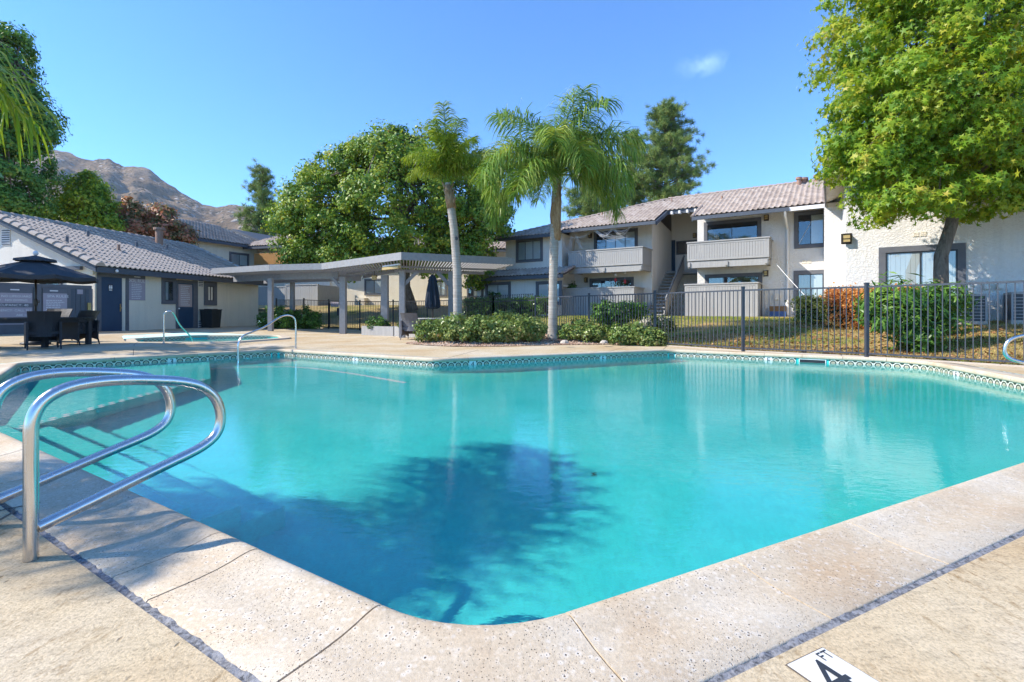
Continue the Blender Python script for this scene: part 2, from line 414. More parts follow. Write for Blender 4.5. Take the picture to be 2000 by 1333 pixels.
def m_stucco(name, c1, c2, scale=11):
    t = pos_mat(name)
    v = t.mapv((1, 1, 1.25))
    f = t.noise(scale, 5, .6, .8, co=v)
    c = t.mix(.5, t.ramp(t.noise(.7, 4), [(.3, c1), (.7, c2)]), t.ramp(f, [(.3, .9), (.6, 1.0)]), 'MULTIPLY')
    c = t.mix(.55, c, t.ramp(t.noise(1.0, 5, .7, co=t.mapv((3.2, 3.2, .22))), [(.34, .86), (.55, 1.0)]), 'MULTIPLY')      # faint run-off streaks
    h = t.ramp(f, [(.36, 0.), (.60, 1.)])
    return t.fin(c, .9, t.bump(t.math('ADD', h, t.math('MULTIPLY', t.noise(60, 4), .6)), .75, .014), spec=.2)
def m_lawn():
    t = pos_mat('lawn_soil')
    c = t.ramp(t.noise(.42, 4, .6), [(.36, (.22, .22, .07)), (.50, (.42, .32, .14)), (.68, (.48, .33, .17))])
    c = t.mix(.75, c, t.ramp(t.noise(24, 5, .75), [(.3, .55), (.65, 1.15)]), 'MULTIPLY')
    return t.fin(c, .95, t.bump(t.noise(45, 5, .7), .8, .03), spec=.1)
def m_roof(name, c1, c2, c3):
    t = pos_mat(name)
    g = t.new('NewGeometry')
    c = t.ramp(g.outputs['Random Per Island'], [(0, c1), (.5, c2), (1, c3)])
    c = t.mix(.5, c, t.ramp(t.noise(9, 5, .65), [(.3, .8), (.7, 1.1)]), 'MULTIPLY')
    return t.fin(c, .85, t.bump(t.noise(80, 4), .25, .008), spec=.2)
def m_bark(name, c1, c2, ring=0):
    t = NT(name)
    v = t.mapv((1, 1, .22) if not ring else (.25, .25, ring))
    f = t.noise(16 if not ring else 3, 6, .7, .6, co=v)
    c = t.ramp(f, [(.3, c1), (.66, c2)])
    c = t.mix(.4, c, t.ramp(t.noise(2.2, 4), [(.35, .6), (.65, 1.1)]), 'MULTIPLY')
    return t.fin(c, .9, t.bump(f, .8, .03), spec=.1)
def m_wicker():
    t = NT('black_wicker')
    w1 = t.new('TexWave', wave_type='BANDS', bands_direction='Z'); w1.inputs['Scale'].default_value = 22; w1.inputs['Distortion'].default_value = 1.5
    w2 = t.new('TexWave', wave_type='BANDS', bands_direction='X'); w2.inputs['Scale'].default_value = 18; w2.inputs['Distortion'].default_value = 1
    t.l.new(t.co, w1.inputs['Vector']); t.l.new(t.co, w2.inputs['Vector'])
    h = t.math('MULTIPLY', w1.outputs['Fac'], w2.outputs['Fac'])
    return t.fin(t.ramp(h, [(0, (.012, .014, .018)), (1, (.045, .05, .06))]), .5, t.bump(h, .6, .01), spec=.4)
def m_mount():
    t = pos_mat('mountain_rock')
    c = t.ramp(t.noise(.011, 8, .72), [(.34, (.16, .12, .075)), (.46, (.30, .215, .135)), (.58, (.38, .285, .195)), (.72, (.47, .39, .31))])
    big = t.math('MULTIPLY', t.ramp(t.voro(.085, co=t.mapv((1, 1, .6))), [(.20, 1.), (.40, 0.)]), t.ramp(t.noise(.014, 5), [(.42, 0.), (.56, 1.)]))
    c = t.mix(big, c, (.60, .55, .50))
    bush = t.math('MULTIPLY', t.ramp(t.voro(.13), [(.22, 1.), (.44, 0.)]), t.ramp(t.noise(.020, 6, .65), [(.40, 0.), (.52, 1.)]))
    c = t.mix(t.math('MULTIPLY', bush, .9), c, (.035, .05, .028))
    h = t.math('ADD', t.noise(.05, 9, .8), t.math('MULTIPLY', big, .5))
    return t.fin(c, .95, t.bump(h, 1.0, 14.0), spec=.05)

MT = dict(
    marker=plain('worn_marker_tile', (.72, .71, .68), (.60, .58, .53), 14, .35, .06, 60),
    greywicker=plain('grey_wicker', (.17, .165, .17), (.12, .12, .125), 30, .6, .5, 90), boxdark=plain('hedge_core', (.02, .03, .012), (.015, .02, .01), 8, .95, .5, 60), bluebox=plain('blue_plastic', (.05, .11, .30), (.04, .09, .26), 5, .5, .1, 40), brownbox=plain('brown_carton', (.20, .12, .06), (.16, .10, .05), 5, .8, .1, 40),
    deck=m_deck(), coping=m_coping(), sealant=m_sealant(), tile=m_tile(), plaster=m_plaster(), water=m_water(), spawater=m_water('spa_water'),
    glass=m_glass(), steel=m_steel(), lawn=m_lawn(), wicker=m_wicker(), mount=m_mount(),
    grout=plain('coping_grout', (.33, .235, .13), (.22, .15, .085), 30, .95, .5, 120),
    joint=plain('joint_filler', (.16, .13, .10), (.09, .08, .07), 30, .95, .5, 120),
    stucco=m_stucco('white_stucco', (.78, .755, .71), (.73, .705, .66), 15), cream=m_stucco('cream_stucco', (.86, .78, .63), (.81, .735, .59), 26),
    pale=m_stucco('pale_stucco', (.86, .81, .725), (.81, .765, .68), 26),
    trim=plain('grey_trim', (.135, .14, .155), (.105, .11, .125), 5, .6, .12, 90), fascia=plain('slate_fascia', (.085, .10, .125), (.065, .08, .10), 5, .55, .1, 90),
    siding=plain('grey_siding', (.385, .38, .365), (.30, .30, .29), 3.5, .75, .3, 60, stretch=(4, 4, .5)),
    pergola=plain('weathered_grey_timber', (.31, .31, .31), (.24, .245, .25), 4, .75, .35, 50, stretch=(2, 2, 2)),
    tilepool=m_roof('grey_roof_tile', (.36, .31, .27), (.44, .385, .335), (.51, .455, .40)), tileapt=m_roof('brown_roof_tile', (.31, .25, .21), (.385, .315, .265), (.455, .385, .33)),
    under=plain('roof_underlay', (.12, .10, .095), (.09, .08, .075), 6, .9, .2, 60),
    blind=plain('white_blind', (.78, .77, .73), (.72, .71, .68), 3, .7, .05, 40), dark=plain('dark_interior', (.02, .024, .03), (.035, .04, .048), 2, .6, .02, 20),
    curtain=plain('pale_curtain', (.48, .50, .50), (.40, .42, .43), 5, .8, .1, 30, stretch=(6, 6, .3)),
    alu=plain('dark_aluminium', (.05, .055, .065), (.04, .045, .05), 6, .4, .03, 90, metal=.3), fence=plain('charcoal_powder_coat', (.055, .06, .075), (.04, .045, .055), 8, .42, .12, 200, spec=.45),
    blackfence=plain('black_powder_coat', (.018, .02, .024), (.028, .03, .034), 8, .45, .1, 200),
    door=plain('navy_door_paint', (.022, .060, .115), (.016, .047, .092), 3, .42, .08, 30, spec=.4), white=plain('white_paint', (.80, .79, .77), (.74, .73, .71), 8, .55, .08, 60),
    canvas=plain('black_canvas', (.05, .054, .062), (.035, .04, .047), 3, .8, .3, 300), bluecanvas=plain('navy_canvas', (.012, .022, .035), (.02, .032, .048), 4, .8, .3, 200),
    signlilac=plain('lilac_sign_face', (.36, .32, .365), (.33, .295, .335), 2, .5, .02, 40), signgrey=plain('slate_sign_band', (.125, .13, .15), (.11, .115, .135), 2, .5, .02, 40),
    signink=plain('sign_lettering', (.70, .70, .71), (.66, .66, .67), 4, .5, .02, 40), signred=plain('rules_sign_face', (.42, .33, .31), (.38, .30, .28), 3, .5, .02, 40),
    ink=plain('black_ink', (.03, .035, .045), (.04, .045, .055), 30, .5, .05, 80), bronze=plain('bronze_pole', (.075, .052, .036), (.055, .04, .03), 8, .4, .1, 60, metal=.5),
    bin=plain('black_bin_plastic', (.018, .022, .022), (.03, .034, .034), 6, .45, .15, 60), brass=plain('aged_brass', (.40, .29, .12), (.30, .22, .10), 20, .4, .1, 60, metal=.7),
    amber=plain('amber_lamp_glass', (.50, .38, .17), (.42, .32, .14), 8, .35, .05, 40), clay=plain('rusty_vent_metal', (.36, .22, .155), (.27, .165, .12), 8, .8, .2, 60),
    bamboo=plain('orange_bamboo', (.46, .24, .075), (.30, .14, .04), 3, .7, .3, 40, stretch=(30, 30, 1.2)), concrete=plain('path_concrete', (.47, .41, .34), (.40, .35, .29), 3, .9, .3, 90),
    soil=plain('mound_soil', (.24, .15, .105), (.15, .095, .07), 9, .95, .7, 60, bdist=.03), net=plain('white_netting', (.72, .73, .75), (.6, .61, .63), 10, .8, .1, 50), red=plain('red_ribbon', (.5, .05, .05), (.4, .04, .05), 10, .6, .1, 60),
    bark=m_bark('grey_bark', (.085, .062, .045), (.24, .195, .15)), palmbark=m_bark('palm_trunk_bark', (.27, .235, .195), (.47, .43, .38), 9), husk=m_bark('palm_fibre_husk', (.16, .09, .045), (.48, .33, .20)),
    lgreen=leafmat('sweetgum_leaf', [(.1, (0.088, 0.198, 0.018)), (.35, (0.188, 0.330, 0.024)), (.62, (0.338, 0.440, 0.031)), (.85, (0.500, 0.473, 0.050)), (.97, (0.575, 0.396, 0.077))], .46),
    dgreen=leafmat('dark_broad_leaf', [(.12, (0.070, 0.165, 0.026)), (.4, (0.152, 0.276, 0.037)), (.66, (0.304, 0.406, 0.045)), (.88, (0.512, 0.499, 0.059)), (.97, (0.698, 0.517, 0.089)), (.99, (0.700, 0.130, 0.075))], .32),
    lefttree=leafmat('left_tree_leaf', [(.2, (0.066, 0.173, 0.036)), (.5, (0.117, 0.258, 0.051)), (.8, (0.232, 0.372, 0.061)), (.97, (0.498, 0.431, 0.080))], .3),
    ygreen=leafmat('yellow_green_leaf', [(.2, (0.098, 0.219, 0.025)), (.5, (0.277, 0.397, 0.034)), (.85, (0.521, 0.548, 0.050))], .35),
    redleaf=leafmat('bronze_leaf', [(.2, (0.099, 0.142, 0.046)), (.42, (0.284, 0.212, 0.090)), (.65, (0.539, 0.212, 0.127)), (.9, (0.700, 0.312, 0.217))], .28),
    pine=leafmat('pine_needle', [(.2, (0.072, 0.150, 0.043)), (.5, (0.162, 0.255, 0.068)), (.85, (0.378, 0.420, 0.108))], .2, .6),
    palm=leafmat('palm_leaflet', [(.2, (0.112, 0.221, 0.039)), (.5, (0.212, 0.353, 0.055)), (.85, (0.471, 0.509, 0.117))], .32, .38), palmlight=leafmat('young_palm_leaflet', [(.2, (0.109, 0.215, 0.023)), (.5, (0.234, 0.343, 0.026)), (.85, (0.421, 0.458, 0.065))], .4, .4),
    hedge=leafmat('hawthorn_leaf', [(.2, (0.084, 0.166, 0.038)), (.5, (0.189, 0.264, 0.060)), (.8, (0.358, 0.380, 0.112)), (.96, (0.610, 0.351, 0.148))], .25, .35),
    boxleaf=leafmat('clipped_hedge_leaf', [(.2, (0.042, 0.113, 0.023)), (.6, (0.106, 0.227, 0.034)), (.9, (0.211, 0.362, 0.051))], .25, .35), oleander=leafmat('oleander_leaf', [(.2, (0.049, 0.135, 0.027)), (.55, (0.123, 0.254, 0.039)), (.9, (0.281, 0.421, 0.074))], .3, .35),
    redhedge=leafmat('copper_hedge_leaf', [(.15, (0.507, 0.157, 0.044)), (.5, (0.700, 0.317, 0.089)), (.85, (0.700, 0.541, 0.156))], .3, .45), olive=leafmat('olive_hedge_leaf', [(.2, (0.120, 0.168, 0.048)), (.55, (0.264, 0.288, 0.072)), (.9, (0.432, 0.396, 0.096))], .25),
    blade=leafmat('dry_grass_blade', [(.2, (0.162, 0.203, 0.041)), (.42, (0.405, 0.344, 0.101)), (.7, (0.621, 0.446, 0.176)), (.95, (0.675, 0.405, 0.176))], .3, .7), litter=leafmat('fallen_leaf', [(.2, (.22, .10, .04)), (.6, (.38, .20, .08)), (.9, (.50, .33, .15))], .1, .7),
    greenblade=leafmat('green_grass_blade', [(.2, (0.154, 0.224, 0.042)), (.6, (0.308, 0.350, 0.070)), (.95, (0.504, 0.448, 0.126))], .3, .7), gravel=leafmat('gravel_stone', [(.1, (.26, .13, .08)), (.35, (.42, .27, .18)), (.65, (.52, .38, .28)), (.95, (.60, .52, .43))], 0, .8),
)

# ------------------------------------------------------------------ ground levels
WD = Vector((.155, .988)).normalized(); W0 = Vector((-15.7, 18.5))           # pool house wall
def deck_g(x, y): return .2 * sstep(((-.988 * x + .155 * y) - 10.8) / 7.2 * np.ones_like(x * 1.0)) if isinstance(x, np.ndarray) else float(.2 * sstep(((-.988 * x + .155 * y) - 10.8) / 7.2))
FENCE = [(-14.0, 29.2), (-11.3, 26.7), (-9.7, 26.0), (-8.9, 25.7), (-7.8, 25.2), (-5.9, 24.4), (-4.0, 23.2), (-2.4, 21.7), (-.75, 19.8), (.85, 17.9), (2.5, 15.95), (4.07, 14.0), (5.58, 11.87), (7.42, 10.28), (8.95, 8.25)]
DECK = [(-26, -7), (12.5, -7), (12.5, 3.8)] + FENCE[::-1] + [(-14.0, 33), (-26, 33)]
def lawn_h(P):
    P = np.atleast_2d(np.asarray(P, float)); d = dist_poly(P, FENCE[:-1] + [(12.5, 3.8)])
    return deck_g(P[:, 0], P[:, 1]) * np.exp(-d / 3) + .03 + .69 * sstep(d / 7.5) + .72 * sstep((P[:, 1] - 26.5) / 8) * sstep((-.5 - P[:, 0]) / 4)
def lawn(x, y): return float(lawn_h([(x, y)])[0])
def gl(u, v):                               # lawn point seen at a photo pixel
    z = .3
    for _ in range(30): p = gp(u, v, z); z = .5 * z + .5 * min(lawn(p.x, p.y), .9)
    return Vector((p.x, p.y, lawn(p.x, p.y)))

# ------------------------------------------------------------------ the pool
POOL = [(-.12, 1.40), (6.5, 4.75), (7.95, 9.62), (3.93, 12.2), (-1.53, 9.80), (-5.84, 12.32), (-9.13, 9.12), (-5.39, 4.73)]
PO = fillet(POOL, [.55, .5, .9, .35, .5, .3, .3, .4])
def resample(poly, ds):
    P = np.array(poly + [poly[0]]); L = np.concatenate([[0], np.cumsum(np.linalg.norm(np.diff(P, axis=0), axis=1))])
    n = int(round(L[-1] / ds)); s = np.linspace(0, L[-1], n, endpoint=False)
    return np.stack([np.interp(s, L, P[:, 0]), np.interp(s, L, P[:, 1])], 1), L[-1]
PS, PL = resample(PO, .03); NP_ = len(PS)
tg = np.roll(PS, -3, 0) - np.roll(PS, 3, 0); tg /= np.linalg.norm(tg, axis=1, keepdims=True); PN = np.stack([tg[:, 1], -tg[:, 0]], 1)
def pool_at(s, e, z):
    i = s / PL * NP_; k = int(math.floor(i)); f = i - k
    p = PS[k % NP_] * (1 - f) + PS[(k + 1) % NP_] * f; n = PN[k % NP_] * (1 - f) + PN[(k + 1) % NP_] * f; n = n / np.linalg.norm(n)
    return Vector((p[0] + n[0] * e, p[1] + n[1] * e, z))
def s_of(x, y): return int(np.argmin((PS[:, 0] - x) ** 2 + (PS[:, 1] - y) ** 2)) / NP_ * PL
pool = thing('swimming_pool', 'large turquoise swimming pool with angled sides and pale stone coping', 'swimming pool', (0, 7, -1.3)); pool['kind'] = 'structure'
def coping_ring(out_e, name, mat, prof, s0, s1, parent, dz=0):
    m = max(2, int((s1 - s0) / .07) + 1); k = len(prof); v = []; f = []
    for i in range(m):
        s = s0 + (s1 - s0) * i / (m - 1)
        for e, z in prof: v.append(pool_at(s, e, z + dz))
    for i in range(m - 1):
        for j in range(k): f.append((i * k + j, i * k + (j + 1) % k, (i + 1) * k + (j + 1) % k, (i + 1) * k + j))
    n0 = len(v); v += v[:k] + v[(m - 1) * k:m * k]              # the ends keep their own points, so they stay crisp
    f.append(tuple(n0 + j for j in range(k))[::-1]); f.append(tuple(n0 + k + j for j in range(k)))
    mb = MB(); mb.quadset(v, f); me = mb.mesh(name, True, wloc(parent)); me.polygons[len(f) - 1].use_smooth = False; me.polygons[len(f) - 2].use_smooth = False
    return link(name, me, mat, parent)
PROF = [(.03, -.062), (.008, -.058), (-.001, -.045), (-.004, -.02), (.002, .002), (.012, .014), (.028, .021), (.05, .0225), (.08, .019), (.12, .011), (.17, .004), (.24, .0), (.390, 0.), (.3955, -.005), (.396, -.06)]
sJ5, sJ4, sJ3, sJ2, sJ1 = s_of(.161, 1.546), s_of(-.405, 1.567), s_of(-1.003, 1.953), s_of(-1.225, 2.097), s_of(-1.869, 2.492)
bounds = []; s = sJ5
while s < sJ1 + (PL if sJ1 < sJ5 else 0) - .5: bounds.append(s); s += .733
e1 = [x + (PL if x < sJ5 else 0) for x in (sJ1, sJ2, sJ3, sJ4)] + [sJ5 + PL]
bounds += e1
for a, b in zip(bounds[:-1], bounds[1:]):
    coping_ring(.4, 'coping_stone', MT['coping'], PROF, a + .003, b - .003, pool, random.uniform(-.0012, .0012))
def ribbon(name, mat, parent, e0, e1_, z, step=.06, wob=0, zw=0):
    mb = MB(); n = int(PL / step); v = []; f = []
    for i in range(n):
        s = i * PL / n
        for e in (e0, (e0 + e1_) / 2, e1_):
            w = random.uniform(-wob, wob); v.append(pool_at(s, e + w, z + random.uniform(-zw, zw) - (0 if e != (e0 + e1_) / 2 else zw)))
    for i in range(n):
        a, b = i * 3, ((i + 1) % n) * 3
        f += [(a, b, b + 1, a + 1), (a + 1, b + 1, b + 2, a + 2)]
    mb.quadset(v, f); return part(name, mb, mat, parent)
gm = MB(); kk = []
ribbon('grout_bed', MT['grout'], pool, .012, .385, -.0075)
ribbon('mastic_joint', MT['sealant'], pool, .391, .432, -.004, .025, .0018, .003)
def fz(x): return -1.16 - .012 * (x + 9.0)
# shell: walls, cove and floor
mb = MB(); v = []; f = []; SP, _ = resample(PO, .15); ns = len(SP); prof = [(.034, -.055), (.034, -.9), (.0, -.97), (-.09, -.985), (-.2, -1.0)]
for i in range(ns):
    for e, z in prof:
        p = pool_at(i * PL / ns, e, 0); v.append((p.x, p.y, z if z > -.5 else fz(p.x) + (z + 1.0)))
k = len(prof)
for i in range(ns):
    for j in range(k - 1): f.append((i * k + j, ((i + 1) % ns) * k + j, ((i + 1) % ns) * k + j + 1, i * k + j + 1))
mb.quadset(v, f)
loop = [v[i * k + k - 1][:2] for i in range(ns)]
V2, F2 = cdt([loop], [], lambda c: inside(c, loop)); o = len(mb.v)
mb.v += [(float(x), float(y), fz(float(x))) for x, y in V2]; mb.f += [tuple(int(i) + o for i in t) for t in F2]
part('pool_shell', mb, MT['plaster'], pool, True)
# entry step on the left with its row of small tiles, floor stripe and drain
stp = [(-4.82, 4.45), (-5.0, 6.4), (-5.15, 8.4), (-5.9, 9.6), (-6.9, 11.2), (-9.05, 9.12), (-5.45, 4.80)]
mb = MB(); mb.prism(stp, -1.2, -.5); part('entry_step', mb, MT['plaster'], pool)
sa, sb = s_of(-5.2, 4.62), s_of(-2.1, 2.65)
for k_, (w_, z_) in enumerate(((.95, -.92), (.64, -.64), (.34, -.38))):
    mb = MB(); n_ = 60; v_ = []
    for i in range(n_ + 1):
        s_ = sa + (sb - sa) * i / n_
        for e_, zz_ in ((.03, -1.3), (.03, z_), (-w_ + .015, z_), (-w_, z_ - .02), (-w_, -1.3)): v_.append(pool_at(s_, e_, zz_))
    f_ = [(i * 5 + j, i * 5 + j + 1, i * 5 + 6 + j, i * 5 + 5 + j) for i in range(n_) for j in range(4)] + [tuple(range(5)), tuple(n_ * 5 + j for j in range(5))[::-1]]
    mb.quadset(v_, f_); part('step', mb, MT['plaster'], pool)
mb = MB()
for i in range(44):
    y = 4.55 + i * .087; x = -4.835 - (y - 4.45) * .083
    for q in (0, .07):
        if (i + (q > 0)) % 2 == 0: mb.box(x - .03 - q, x + .02 - q, y - .035, y + .035, -.499, -.492)
part('step_trim', mb, MT['white'], pool)
mb = MB(); pts = [Vector((x, y, fz(x) + .006)) for x, y in ((-7.0, 10.0), (-5.8, 10.75), (-4.9, 10.85), (-4.2, 10.55), (-3.1, 9.75), (-1.9, 8.75))]
for a, b in zip(pts[:-1], pts[1:]): mb.bar(a, b, .09, .012)
part('floor_stripe', mb, MT['white'], pool)
dr = gp(1160, 1092, fz(.7)); mb = MB(); mb.lathe((dr.x, dr.y, fz(dr.x)), [(.0, .012), (.022, .012), (.026, .0)][::-1], 14); part('floor_drain', mb, MT['alu'], pool)
# waterline tiles, one by one where the walls face the photograph
WZ = -.135
tm = MB(); a = .0745; tm.box(-a, a, -.006, .006, -a, a); tme = tm.mesh('waterline_tile'); skim = s_of(*gp(1585, 699).xy[:]); cnt = 0; tj = []
nt = int(PL / .152)
for i in range(nt):
    s = (i + .5) * PL / nt; p = pool_at(s, .026, WZ); q = pool_at(s, 1.026, WZ); n = (p - q).normalized()     # n points into the pool
    if n.xy.dot((Vector((0, 0)) - p.xy)) < .05 * p.length or p.y < 4: continue
    if abs(s - skim) < .26: continue
    x = Vector((n.y, -n.x, 0)) * -1
    tj.append((s, p)); inst('waterline_tile', tme, MT['tile'], pool, frame_m(p, x, -n, Vector((0, 0, 1))))
mb = MB(); c = pool_at(skim, .03, WZ); n = (c - pool_at(skim, 1, WZ)).normalized(); x = Vector((-n.y, n.x, 0))
for a0, a1, z0, z1, d in ((-.25, .25, .055, .075, .012), (-.25, .25, -.09, -.06, .012), (-.25, -.235, -.06, .055, .012), (.235, .25, -.06, .055, .012)):
    mb.hexa([c + x * aa + n * dd + Vector((0, 0, zz)) for zz in (z0, z1) for aa, dd in ((a0, 0), (a1, 0), (a1, d), (a0, d))])
part('skimmer_frame', mb, MT['white'], pool)
mb = MB(); mb.hexa([c + x * aa + n * dd + Vector((0, 0, zz)) for zz in (-.06, .055) for aa, dd in ((-.235, .0), (.235, .0), (.235, .003), (-.235, .003))]); part('skimmer_mouth', mb, MT['dark'], pool)
# depth figures on the waterline
for u, v_, ch in ((330, 694, '3'), (683, 694, '5'), (928, 701, '4'), (1195, 692, 'F'), (1500, 696, 'F'), (1880, 718, 'F')):
    g = gp(u, v_, 0); s = s_of(g.x, g.y); j = min(tj, key=lambda t: abs(t[0] - s)); p = pool_at(j[0], .026 - .0075, WZ); n = (pool_at(j[0], 0, WZ) - pool_at(j[0], 1, WZ)).normalized(); x = Vector((-n.y, n.x, 0))
    mb = MB(); mb.hexa([p + x * aa + n * dd + Vector((0, 0, zz)) for zz in (-.074, .074) for aa, dd in ((-.074, -.001), (.074, -.001), (.074, .001), (-.074, .001))]); part('depth_tile', mb, MT['white'], pool)
    inst('depth_figure', text_mesh(ch, .16), MT['ink'], pool, frame_m(p + n * .0025, x, Vector((0, 0, 1)), n))
wl2 = offset([tuple(p) for p in SP], .05)
V2, F2 = cdt([wl2], [], lambda c: inside(c, wl2))
from mathutils import noise as mnoise
gx, gy = np.meshgrid(np.arange(-9.3, 8.4, .07), np.arange(1.2, 12.6, .07)); pts = np.c_[gx.ravel(), gy.ravel()]; pts = pts[inside(pts, wl2) & (dist_poly(pts, wl2, True) > .04)]
V2, F2 = cdt([wl2], pts, lambda c: inside(c, wl2))          # the swell is real: a few millimetres high
wv = np.array([mnoise.noise(Vector((x * 2.6, y * 3.4, .3))) * .0007 + mnoise.noise(Vector((x * 7.3, y * 8.7, 5))) * .0004 for x, y in V2])
w_ = link('pool_water', npmesh('pool_water', np.c_[V2, WZ + wv], F2, True), MT['water']); w_.cycles.is_caustics_caster = True
for o_ in list(pool.children): o_.cycles.is_caustics_receiver = True
tag(w_, 'calm turquoise water filling the large pool', None, None, 'structure')
# depth marker set flush into the near deck
mk = gp(1614, 1313, 0); mt = thing('depth_marker', 'white square deck tile reading 4 FT beside the near coping', 'depth marker', (mk.x, mk.y, 0))
a = gp(1530, 1305); b = gp(1607, 1268); e = gp(1715, 1333); ex = (b - a).normalized(); ey = Vector((-ex.y, ex.x, 0)); ey = ey if ey.dot(a - e) > 0 else -ey
sd = .152; c0 = b - ex * sd / 2 - ey * sd / 2
mb = MB(); mb.hexa([c0 + ex * sx * sd / 2 + ey * sy * sd / 2 + Vector((0, 0, z)) for z in (-.01, .004) for sx, sy in ((-1, -1), (1, -1), (1, 1), (-1, 1))]); part('marker_tile', mb, MT['marker'], mt)
mb = MB(); mb.hexa([c0 + ex * sx * (sd / 2 + .004) + ey * sy * (sd / 2 + .004) + Vector((0, 0, z)) for z in (-.01, .0022) for sx, sy in ((-1, -1), (1, -1), (1, 1), (-1, 1))]); part('grout', mb, MT['joint'], mt)
zz = Vector((0, 0, .0055)); rx = (ey * -1)
# reads from the pool: figures' feet point away from the water
for ch, size, off in (('4', .135, (.0, -.012)), ('FT', .042, (.045, .05))):
    pass
up = (-ey if False else ey); right = ex
inst('figure', text_mesh('4', .175), MT['ink'], mt, frame_m(c0 + zz - ex * .014 - ey * .016, right, up, Vector((0, 0, 1))))
inst('unit_letters', text_mesh('FT', .042), MT['ink'], mt, frame_m(c0 + zz + ex * .048 + ey * .052, right, up, Vector((0, 0, 1))))

# ------------------------------------------------------------------ the spa
SPA = [(-11.3, 14.9), (-8.75, 15.0), (-8.1, 17.3), (-9.2, 19.3), (-12.3, 19.1), (-12.9, 16.8)]
SF = fillet(SPA, [.6] * 6, 6); SG = .04
spa = thing('spa_pool', 'small spa pool with white rim in front of the pool house', 'spa', (-10.4, 17.1, -.7)); spa['kind'] = 'structure'
def ring_mesh(loop, levels):
    mb = MB(); n = len(loop); L = [[(x, y, z) for x, y in offset(loop, e)] for e, z in levels]
    for l in L: mb.v += l
    for j in range(len(L) - 1):
        for i in range(n): mb.f.append((j * n + i, j * n + (i + 1) % n, (j + 1) * n + (i + 1) % n, (j + 1) * n + i))
    return mb
part('spa_rim', ring_mesh(SF, [(.0, SG - .09), (.0, SG - .01), (.015, SG + .008), (.30, SG + .008), (.345, SG - .05)][::-1]), MT['coping'], spa)
mb = ring_mesh(SF, [(.0, SG - .06), (.0, -.6)][::-1]); n = len(SF); mb.f.append(tuple(range(n))); part('spa_shell', mb, MT['plaster'], spa)
tb = MB()
for i in range(len(SF)):
    a_, b_ = Vector((*SF[i], 0)), Vector((*SF[(i + 1) % len(SF)], 0))
    if (b_ - a_).length > .3:
        k = int((b_ - a_).length / .152); dd = (b_ - a_).normalized(); n = Vector((-dd.y, dd.x, 0))
        for j in range(k):
            p = a_ + dd * (j + .5) * (b_ - a_).length / k + n * .007
            if n.xy.dot(-p.xy) > 0: inst('waterline_tile', tme, MT['tile'], spa, frame_m(Vector((p.x, p.y, SG - .13)), dd, -n, Vector((0, 0, 1))))
w_ = link('spa_water', npmesh('spa_water', [(x, y, SG - .11) for x, y in SF], [tuple(range(len(SF)))], True), MT['spawater']); w_.cycles.is_caustics_caster = True
for o_ in list(spa.children): o_.cycles.is_caustics_receiver = True
tag(w_, None, None, None, 'structure')

# ------------------------------------------------------------------ deck, lawn, mound, mountain
PH_OUT = offset([tuple(p) for p in SP], .422); SPO = offset(SF, .34)
MOUND = [(-3.25, 14.75), (-2.4, 13.9), (-1.6, 13.42), (-.3, 13.5), (1.5, 14.15), (3.0, 14.3), (4.0, 13.95), (2.45, 15.9), (.8, 17.85), (-.3, 18.6), (-1.6, 18.3), (-2.9, 16.8)]
gx, gy = np.meshgrid(np.arange(-25, 12, 1.3), np.arange(-6, 33, 1.3)); ex_ = np.c_[gx.ravel(), gy.ravel()]
ok = inside(ex_, DECK) & ~inside(ex_, PH_OUT) & ~inside(ex_, SPO) & (dist_poly(ex_, PH_OUT, True) > .3) & (dist_poly(ex_, SPO, True) > .3) & (dist_poly(ex_, DECK, True) > .3)
V2, F2 = cdt([DECK, PH_OUT, SPO], ex_[ok], lambda c: inside(c, DECK) & ~inside(c, PH_OUT) & ~inside(c, SPO))
deck = link('pool_deck', npmesh('pool_deck', np.c_[V2, deck_g(V2[:, 0], V2[:, 1])], F2, True), MT['deck']); tag(deck, 'tan broom-finished concrete pool deck', None, None, 'structure')
mb = MB()
def joint(pts):
    for p, q in zip(pts[:-1], pts[1:]):
        p, q = Vector((*p, 0)), Vector((*q, 0)); n = max(1, int((q - p).length / .8))
        for i in range(n):
            a_, b_ = p.lerp(q, i / n), p.lerp(q, (i + 1) / n); a_.z = deck_g(a_.x, a_.y) + .002; b_.z = deck_g(b_.x, b_.y) + .002
            d = (b_ - a_).normalized(); w = Vector((-d.y, d.x, 0)) * .006; mb.quadset([a_ - w, a_ + w, b_ + w, b_ - w], [(0, 3, 2, 1)])
joint([gp(866, 702).xy[:], gp(935, 684).xy[:]]); joint([gp(1290, 688).xy[:], gp(1303, 676).xy[:]]); joint([gp(260, 695).xy[:], gp(262, 676).xy[:], (-12.6, 16.9)])
joint([gp(1190, 687).xy[:], gp(1240, 673).xy[:]]); joint([(7.6, 6.9), (9.4, 7.5)]); joint([(-9.6, 9.3), (-15.5, 11.3)]); joint([(-2.35, 2.45), (-3.6, 1.2), (-4.4, .2)]); joint([(-5.2, 12.9), (-4.4, 16.5), (-4.6, 20)])
joint([gp(0, 980).xy[:], gp(28, 1000).xy[:], (-2.2, 1.75)])
part('control_joint', mb, MT['joint'], deck)
hole = offset(DECK, -.12) if False else [(x, y) for x, y in DECK]
gx, gy = np.meshgrid(np.arange(-46, 46, 1.6), np.arange(6, 64, 1.6)); a1 = np.c_[gx.ravel(), gy.ravel()]
gx, gy = np.meshgrid(np.arange(-1500, 1501, 150), np.arange(-600, 3001, 150)); a2 = np.c_[gx.ravel(), gy.ravel()]; a2 = a2[(abs(a2[:, 0]) > 60) | (a2[:, 1] > 90) | (a2[:, 1] < -20)]
